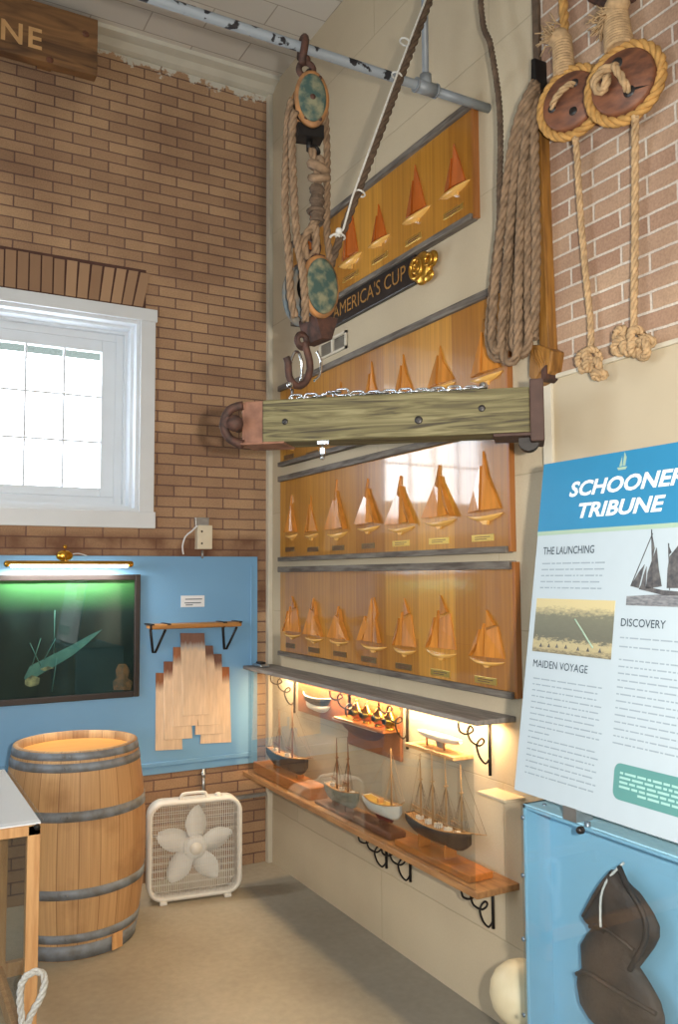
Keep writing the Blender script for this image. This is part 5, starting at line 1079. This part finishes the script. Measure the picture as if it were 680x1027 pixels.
w=MB(); w.rope([K(312,150,-.03),K(318,166,-.05),K(319,190,-.05),K(318,215,-.05),K(313,228,-.04),K(305,240,-.04),K(307,257,-.03),K(315,257,-.03),K(317,244,-.04),K(316,226,-.05)],.017); w.build('spliced_rope',M['hemp'],t)
w=MB(); w.torus(K(319,168,-.05),(.3,-.5,1),.03,.017,20,8); w.torus(K(320,178,-.05),(-.3,-.5,1),.030,.015,20,8); w.torus(K(322,166,-.05),(1,-.5,.2),.024,.014,20,8); w.build('knot',M['hemp'],t)
w=MB()
for k in range(16): w.torus(K(318,188+2.2*k,-.05),(0.1,-.1,1),.019+.004*math.sin(k*1.3),.008,14,5)
w.torus(K(317,212,-.05),(0,0,1),.028,.009,16,5); w.build('seizing',M['hempdark'],t)
topx=on(430,0,1,PY-.0).x; p0=K(333,262,-.02); p1=K(431,0,-.05); dd=(p1-p0); p2=p0+dd*((H-.01-p0.z)/dd.z)
mid=p0+dd*.5
t=thing('hauling_rope','long slanting rope with a thin white cord, from the lower block past the pipe','rope',p0)
w=MB(); w.rope([p0+V((0,0,-.10))-V((.02,0,0)),p0,p0+dd*.3,mid,p0+dd*.8,p2],.0165); w.build('rope_strand',M['hempdark'],t)
w=MB(); off=V((-.022,-.01,0)); a=K(342,238,-.03); w.tube([a+off*0,K(357,200,-.04)+off,K(405,70,-.05)+off*1.2,p1+off,p2+off],.0045,5); w.build('white_cord',M['whiterope'],t)
w=MB(); 
for px,py in ((406,42),(398,76),(361,194),(341,237)): c=K(px,py,-.04); w.torus(c,dd.normalized(),.020,.004,14,5)
w.tube(smoothp([K(341,237,-.06),K(335,235,-.06),K(331,238,-.06)],.006),.005,6); w.ball(K(340,232,-.06),.014,8); w.build('tie',M['whiterope'],t)
# timber beam with iron end straps
bl=on(263,427,1,PY-.07); zt_=2.412; zb_=2.262
br2=G(531,387.5,zt_); ft=V((bl.x,bl.y,0)); gt=V((br2.x,br2.y,0)); bd=(gt-ft); BL=bd.length; bd.normalize(); bn=V((bd.y,-bd.x,0)); bn=bn if bn.y<0 else -bn
t=thing('timber_beam','weathered grey-green timber beam with iron end straps hanging from the tackle','beam',(ft+gt)/2-bn*.07+V((0,0,zb_)))
# beam body mesh carries its own axes so the grain follows its length
ang=math.atan2(bd.y,bd.x)
w=MB(); w.box((0,0,0),(BL,.145,zt_-zb_)); o=w.build('beam_body',M['beam'],t,bevel=.006)
for v in o.data.vertices: v.co=v.co+ORG[t.name]      # undo parent shift, then place by rotation
o.location=ft+V((0,0,zb_))-ORG[t.name]; o.rotation_euler=(0,0,ang)
if (Matrix.Rotation(ang,3,'Z')@V((0,1,0))).dot(bn)>0: o.location=o.location-Matrix.Rotation(ang,3,'Z')@V((0,.145,0))
def BP(s,d,z): return ft+bd*s-bn*d+V((0,0,zb_+z))   # along, depth, height
w=MB()
for s,z,r in ((.09,.07,.011),(.60,.055,.014),(.83,.085,.012)): w.lathe([(r,0),(r*.8,.003),(.0005,.001)],BP(s*BL if s<.2 else s*BL,0,z),bn,14,cap=False)
w.build('knot',M['black'],t)
hz_=zt_-zb_
w=MB(); w.obb(BP(-.075,.03,-.004),bd*.075,-bn*.10,(0,0,hz_+.008)); w.obb(BP(-.08,-.004,-.006),bd*.16,-bn*.153,(0,0,.008)); w.obb(BP(-.085,.03,0),bd*.012,-bn*.09,(0,0,hz_)); w.build('end_plate',M['rustlight'],t,bevel=.004)
w=MB(); w.tube(smoothp([BP(-.08,.03,hz_-.01),BP(-.125,.02,hz_*.85),BP(-.15,.02,hz_*.5),BP(-.13,.03,hz_*.15),BP(-.08,.03,0)],.01),.016,8); w.tube([BP(-.12,-.01,hz_*.5),BP(-.12,.10,hz_*.5)],.020,12); w.ball(BP(-.10,.0,hz_*.48),.030,12); w.build('end_pin',M['rust'],t)
w=MB(); w.obb(BP(BL,-.004,-.03),bd*.045,-bn*.153,(0,0,hz_+.055)); w.obb(BP(BL-.12,-.002,-.012),bd*.16,-bn*.150,(0,0,.012)); w.build('right_strap',M['strap'],t,bevel=.004)
w=MB(); w.lathe([(.034,-.03),(.034,.03)],BP(BL-.005,.07,-.022),bn,24); w.build('right_roller',M['iron'],t)
# eye bolt, chain, small hook under
w=MB(); w.tube([K(293,390,-.03),V((K(293,390,-.03).x,K(293,390,-.03).y,zt_))],.006,8); b_=V((K(293,390,-.03).x,K(293,390,-.03).y,zt_)); w.lathe([(.02,0),(.02,.006),(.011,.008),(.011,.018)],b_,(0,0,1),6); props(w.build('eye_bolt',M['chrome']),'bright steel bolt standing on the left end of the timber beam','bolt')
w=MB(); zc_=zt_+.012
ns=24; s0_=(b_-ft).dot(bd)+.02; s1_=.835*BL
for k in range(ns):
    s=s0_+(s1_-s0_)*(k+.5)/ns; c=BP(s,.05+.008*math.sin(k*2.1),hz_+.012+ .012*(k in (5,6))); ax_=bn if k%2==0 else V((0,0,1)); 
    u_=bd; v_=ax_.cross(u_); L_=.018; P_=[c+u_*(math.cos(2*PI*j/14)*.013+(.011 if math.cos(2*PI*j/14)>0 else -.011))+v_*math.sin(2*PI*j/14)*.011 for j in range(14)]
    w.tube(P_,.0042,6,closed=True)
w.ball(BP(s1_,.05,hz_+.018),.016,10); props(w.build('steel_chain',M['chrome']),'bright steel chain lying along the top of the timber beam','chain')
cx2=(on(321,450,1,ft.y).x-ft.x); s=(on(321,447,1,BP(.25,.02,0).y)-ft).dot(bd)
w=MB(); w.obb(BP(s-.016,.01,-.012),bd*.04,-bn*.03,(0,0,.012)); w.tube([BP(s,.02,-.01),BP(s,.02,-.055)],.006,8); w.ball(BP(s,.02,-.058),.009,8); w.obb(BP(s-.006,.012,-.045),bd*.016,-bn*.016,(0,0,.02)); props(w.build('clevis_bolt',M['chrome']),'small steel bolt and nut under the left half of the timber beam','bolt')

# ================================================================== COIL, STRIP, DEADEYES on the pilaster
QX=-.09
def Q(px,py,x=QX): return B(px,py,x)
t=thing('carved_timber_strip','long golden-brown timber strip with a carved foot at the edge of the brick pilaster','timber',Q(546,385))
yl,yr=Q(541.5,250).y,Q(549.5,250).y
zt1=Q(545,118).z; zb1=Q(546,352).z
sL=[(534,122),(534,222),(538,320),(540,352)]; sR=[(541,122),(544,222),(548,320),(550,356)]
w=MB(); pl=[(-Q(*p).y,Q(*p).z) for p in sL]+[(-Q(*p).y,Q(*p).z) for p in sR[::-1]]; w.prism(pl,(-.04,0,0),WU,WV,WN,.045); w.build('strip',M['stripwood'],t,bevel=.004)
pl=[(533,346),(543,346),(556,352),(553,372),(546,384),(540,387),(532,378)]
w=MB(); w.prism([(-Q(*p).y,Q(*p).z) for p in pl],(-.03,0,0),WU,WV,WN,.07); ft_=w.build('carved_foot',M['stripwood'],t,bevel=.006)
w=MB()
for k in range(4):
    o_=3.4*k; a_=[(533+o_*.9,350),(536+o_*.9,360),(541+o_*.6,368-k),(538+o_*.5,380-3*k)]; w.tube(smoothp([Q(*p,-.100) for p in a_],.01),.0045,6)
w.build('carved_ridge',M['stripwood'],ft_)
w=MB(); pl=[(534,60),(538,58),(540,105),(538,125),(534,120)]; w.prism([(-Q(*p).y,Q(*p).z) for p in pl],(-.03,0,0),WU,WV,WN,.07); w.build('dark_hanger',M['iron'],t,bevel=.006)
a=Q(537.5,0); w=MB(); w.box((-.055,Q(534.5,30,-.05).y,Q(537,64).z),(-.0,Q(540.5,30,-.05).y,H)); w.build('upper_batten',M['hempdark'],t,bevel=.003)
w=MB(); pl=[(546,372),(551,366),(551,380),(547,384)]; w.prism([(-Q(*p).y,Q(*p).z) for p in pl],(-.04,0,0),WU,WV,WN,.07); w.build('iron_lug',M['rust'],t,bevel=.004)
# coil of rope
tcoil=thing('rope_coil','thick hanging coil of grey-brown rope beside the brick pilaster','rope',Q(515,365))
paths=[[(537,82),(527,100),(517,130),(508,180),(500,240),(493,300),(490,340),(497,360),(506,352),(508,320),(512,260),(517,190),(524,130),(535,88)],
       [(538,84),(530,104),(521,140),(514,200),(509,260),(504,320),(503,350),(511,364),(519,354),(520,320),(521,250),(524,180),(529,130),(536,90)],
       [(538,86),(533,106),(527,150),(523,210),(520,270),(516,320),(515,345),(523,356),(530,345),(530,300),(530,240),(531,180),(533,120),(537,92)],
       [(538,90),(534,120),(532,170),(533,230),(535,290),(536,340)],
       [(537,84),(524,108),(513,150),(505,210),(498,270),(494,320),(494,345),(501,352),(505,330)],
       [(537,88),(530,112),(519,160),(512,220),(508,280),(510,330),(515,350),(521,340)],
       [(538,90),(534,112),(526,170),(520,230),(523,290),(526,335),(530,348)],
       [(538,95),(536,130),(537,190),(538,250),(537,300),(536,330)]]
for k,P_ in enumerate(paths):
    w=MB(); xo=[-.115,-.155,-.13,-.10,-.165,-.10,-.095,-.14][k]
    w.rope([Q(px,py,xo if 0<i<len(P_)-1 else -.11) for i,(px,py) in enumerate(P_)],.0185); w.build('rope_turn',M['hemp'],tcoil)
p0=Q(503,190,-.17); 
ropeobj([Q(507,300,-.15),Q(502,260,-.15),Q(501,195,-.16),Q(502,140,-.165),Q(500,97,-.17),Q(492,45,-.175),Q(482,0,-.18),V((Q(482,0,-.18).x,Q(476,-40,-.18).y,H-.02))],.0125,'hempdark','dark rope dropping from the ceiling past the pipe end into the hanging coil',pitch=.06)
# deadeyes
def deadeye(label,cx_,cy_,rpx,xoff,top_pts,drop_pts,knot_px,ropem='manila'):
    c=B(cx_,cy_,xoff); dp=(c-CAM).dot(FW); r=rpx*dp/FPX
    t=thing('deadeye',label,'deadeye',c+V((0,0,-r)),'wooden deadeyes in rope strops on the brick pilaster')
    n_=V((-1,-.35,.0)).normalized()
    w=MB(); w.lathe([(r*.80,-.03),(r*.86,-.015),(r*.86,.015),(r*.80,.026),(.0005,.030)],c,n_,40,cap=False); dd_=w.build('wood_disc',M['deadwood'],t)
    u_=V((0,0,1)).cross(n_).normalized()
    def F(a,b,d=.0): return c+u_*a*r+V((0,0,1))*b*r+n_*d
    w=MB(); w.rope([F(math.cos(a)*.98,math.sin(a)*.98) for a in [2*PI*k/20 for k in range(20)]],.019,closed=True,pitch=.10); w.build('rope_strop',M[ropem],t)
    return t,c,r,F,n_
# ---- left
t,c,r,F,n_=deadeye('left deadeye, a wooden disc in a rope strop with one lanyard tied across its face',573.5,103,34.5,-.10,None,None,None)
w=MB(); w.rope([F(-.52,-.06,.02),F(-.40,.02,.045),F(-.1,.20,.055),F(.12,.34,.045),F(.18,.40,.02)],.0125); w.build('lanyard',M['palerope'],t)
for a,b in ((-.52,-.08),(.2,.42),(.14,-.40)): w=MB(); w.lathe([(.016,0),(.014,.003),(.0005,.002)],F(a,b,.028),n_,12,cap=False); w.build('lanyard_hole',M['black'],t)
q=lambda px,py,x=-.115: B(px,py,x)
w=MB(); w.rope([q(577,138,-.15),q(579,160,-.11),q(582,210,-.09),q(587,270,-.085),q(592,320,-.085),q(593,352,-.09)],.0125); w.build('tail_rope',M['palerope'],t)
def knot(parent,cx_,cy_,s,blobs,x=-.10):
    w=MB()
    for dx,dy,R_,ax_ in blobs:
        a_=V(ax_).normalized(); u_=a_.orthogonal().normalized(); v_=a_.cross(u_); cc=q(cx_+dx,cy_+dy,x-.01)
        w.rope([cc+u_*math.cos(2*PI*k/12)*R_*s*.9+v_*math.sin(2*PI*k/12)*R_*s*1.25 for k in range(12)],.0135*s,closed=True,pitch=.05)
    w.build('end_knot',M['palerope'],parent)
knot(t,592,362,1.0,[(-7,-2,.020,(1,.3,.5)),(2,-4,.024,(.6,1,.2)),(6,6,.021,(1,-.4,.3)),(9,14,.015,(.5,.4,1)),(0,4,.018,(.2,1,.9)),(-6,6,.012,(1,0,-.3))])
# seizing above
w=MB()
for k in range(13): w.torus(q(566-.2*k,75-2.9*k,-.10),(.0,.1,1),.034-.0004*k,.0075,18,6)
w.tube([q(566,78,-.10),q(563,38,-.10)],.032,12); w.build('seizing',M['palerope'],t)
w=MB(); rnd2=random.Random(5)
for k in range(90):
    a=rnd2.uniform(0,2*PI); b0=q(556,36,-.12)+V((rnd2.uniform(-.02,.02),rnd2.uniform(-.03,.03),rnd2.uniform(-.03,.03))); d=V((rnd2.uniform(-.6,.6),rnd2.uniform(.0,1),rnd2.uniform(-.2,.8))).normalized(); w.tube([b0,b0+d*rnd2.uniform(.03,.055)],.0026,4)
w.ball(q(560,38,-.115),.035,12,(.9,1.2,.9)); w.build('frayed_end',M['palerope'],t)
w=MB(); w.rope([q(566,40,-.10),q(566,20,-.09),q(565,0,-.08),q(564,-60,-.07),V((-.06,q(563,-100,-.07).y,H-.01))],.018,pitch=.14); w.build('hanging_rope',M['manila'],t)
# ---- right
t,c,r,F,n_=deadeye('right deadeye, a wooden disc in a rope strop with two lanyard loops on its face',626.5,84,38.5,-.125,None,None,None)
w=MB(); w.rope([F(-.14,.46,.02),F(-.08,.30,.055),F(.10,-.05,.055),F(.18,-.28,.045),F(.16,-.36,.02)],.014); w.rope([F(-.18,.42,.03),F(-.42,.36,.05),F(-.62,.12,.055),F(-.55,-.16,.055),F(-.36,-.18,.055),F(-.28,.08,.055),F(-.38,.18,.03)],.016); w.build('lanyard',M['palerope'],t)
for a,b in ((-.1,.5),(.2,-.38),(-.4,.2)): w=MB(); w.lathe([(.02,0),(.016,.003),(.0005,.002)],F(a,b,.028),n_,12,cap=False); w.build('lanyard_hole',M['black'],t)
w=MB(); w.prism([(.20,-.30),(.72,-.42),(.30,-.40)],c+n_*.0285,V((0,0,1)).cross(n_).normalized()*r,V((0,0,r)),n_,.0015); w.build('split_in_wood',M['black'],t)
w=MB(); w.rope([q(637,118,-.15),q(637,130,-.12),q(637,180,-.09),q(637,240,-.085),q(636,300,-.085),q(636,335,-.09)],.0135); w.build('tail_rope',M['palerope'],t)
knot(t,636,345,1.1,[(-14,-10,.014,(1,.2,.1)),(-14,2,.019,(1,.3,.5)),(-6,4,.014,(.6,1,.2)),(3,-6,.022,(.2,1,.3)),(9,5,.022,(1,-.4,.3)),(12,-2,.014,(.5,.4,1)),(2,4,.018,(.2,1,.9))])
w=MB()
for k in range(13): w.torus(q(621-.3*k,48-2.7*k,-.125),(.0,.1,1),.042-.0006*k,.008,18,6)
w.tube([q(621,50,-.125),q(617,12,-.125)],.040,12); w.build('seizing',M['palerope'],t)
w=MB()
for k in range(90):
    b0=q(607,18,-.15)+V((rnd2.uniform(-.02,.02),rnd2.uniform(-.03,.03),rnd2.uniform(-.03,.02))); d=V((rnd2.uniform(-.6,.6),rnd2.uniform(.0,1),rnd2.uniform(-.9,.3))).normalized(); w.tube([b0,b0+d*rnd2.uniform(.03,.055)],.0026,4)
w.ball(q(612,17,-.14),.036,12,(.9,1.2,.8)); w.ball(q(619,6,-.13),.045,12,(.9,1,.8)); w.build('frayed_end',M['palerope'],t)
w=MB(); w.rope([q(616,8,-.12),q(614,-20,-.10),q(612,-70,-.08),V((-.07,q(610,-100,-.08).y,H-.01))],.018,pitch=.14); w.build('hanging_rope',M['hempdark'],t)
w=MB(); w.tube(smoothp([q(592,-2,-.07),q(603,3,-.07),q(622,4,-.07),q(636,-2,-.07)],.01),.012,8); props(w.build('iron_cleat',M['rust']),'dark curved iron cleat on the bricks above the right deadeye','cleat')
# ================================================================== LIGHT
wd=bpy.data.worlds.new('World'); sc.world=wd; wd.use_nodes=True; bg=wd.node_tree.nodes['Background']; bg.inputs[0].default_value=(0.86,0.94,1.0,1); bg.inputs[1].default_value=12.0
def area(name,loc,rot,sx,sy,power,col,spread=None):
    l=bpy.data.lights.new(name,'AREA'); l.shape='RECTANGLE'; l.size=sx; l.size_y=sy; l.energy=power; l.color=col
    if spread: l.spread=spread
    o=bpy.data.objects.new(name,l); COL.objects.link(o); o.location=loc; o.rotation_euler=rot; return o
for i,(a,b,c,d) in enumerate(LW):
    o=area('sky_portal',(XL-.02,(a+b)/2,(c+d)/2),(0,math.radians(-90),0),d-c,abs(b-a),1,(1,1,1)); o.data.cycles.is_portal=True
o=area('sky_portal',((wo_l+wo_r)/2,T+.02,(wo_t+wo_b)/2),(math.radians(-90),0,0),wo_r-wo_l,wo_t-wo_b,1,(1,1,1)); o.data.cycles.is_portal=True
# unseen warm area light under the ceiling behind the camera
area('hall_lamp',(-2.6,-6.6,H-.12),(0,0,0),1.4,1.4,25,(1.0,0.93,0.82))
area('picture_lamp',(lcx,-.125,lz-.016),(0,0,0),lx1-lx0-.06,.02,12,(1.0,0.95,0.85))
area('shelf_strip',(-.055,(SY0+SY1)/2,Z1-.045),(0,0,math.radians(0)),.02,2.1,24,(1.0,0.66,0.34))
# the photographer's flash, on the right of the camera
fl=bpy.data.lights.new('camera_flash','SPOT'); fl.energy=430; fl.spot_size=math.radians(112); fl.spot_blend=1.0; fl.shadow_soft_size=.03; fl.color=(1.0,.90,.77)
fo_=bpy.data.objects.new('camera_flash',fl); COL.objects.link(fo_); fo_.location=CAM+RT*.19+UP*.05
fo_.rotation_euler=(FW+RT*.0-UP*.06).to_track_quat('-Z','Y').to_euler()
# ================================================================== CAMERA
cd=bpy.data.cameras.new('Camera'); co=bpy.data.objects.new('Camera',cd); COL.objects.link(co)
cd.sensor_fit='VERTICAL'; cd.sensor_height=36.0; cd.lens=36.0*FPX/1027; cd.clip_start=.05
R3=Matrix((RT,UP,-FW)).transposed(); co.matrix_world=Matrix.Translation(CAM)@R3.to_4x4()
sc.camera=co
vs_=sc.view_settings; vs_.view_transform='Standard'; vs_.look='None'; vs_.exposure=0.0; vs_.gamma=1.0; vs_.use_curve_mapping=False
sc.cycles.max_bounces=10; sc.cycles.transparent_max_bounces=16; sc.cycles.sample_clamp_indirect=6
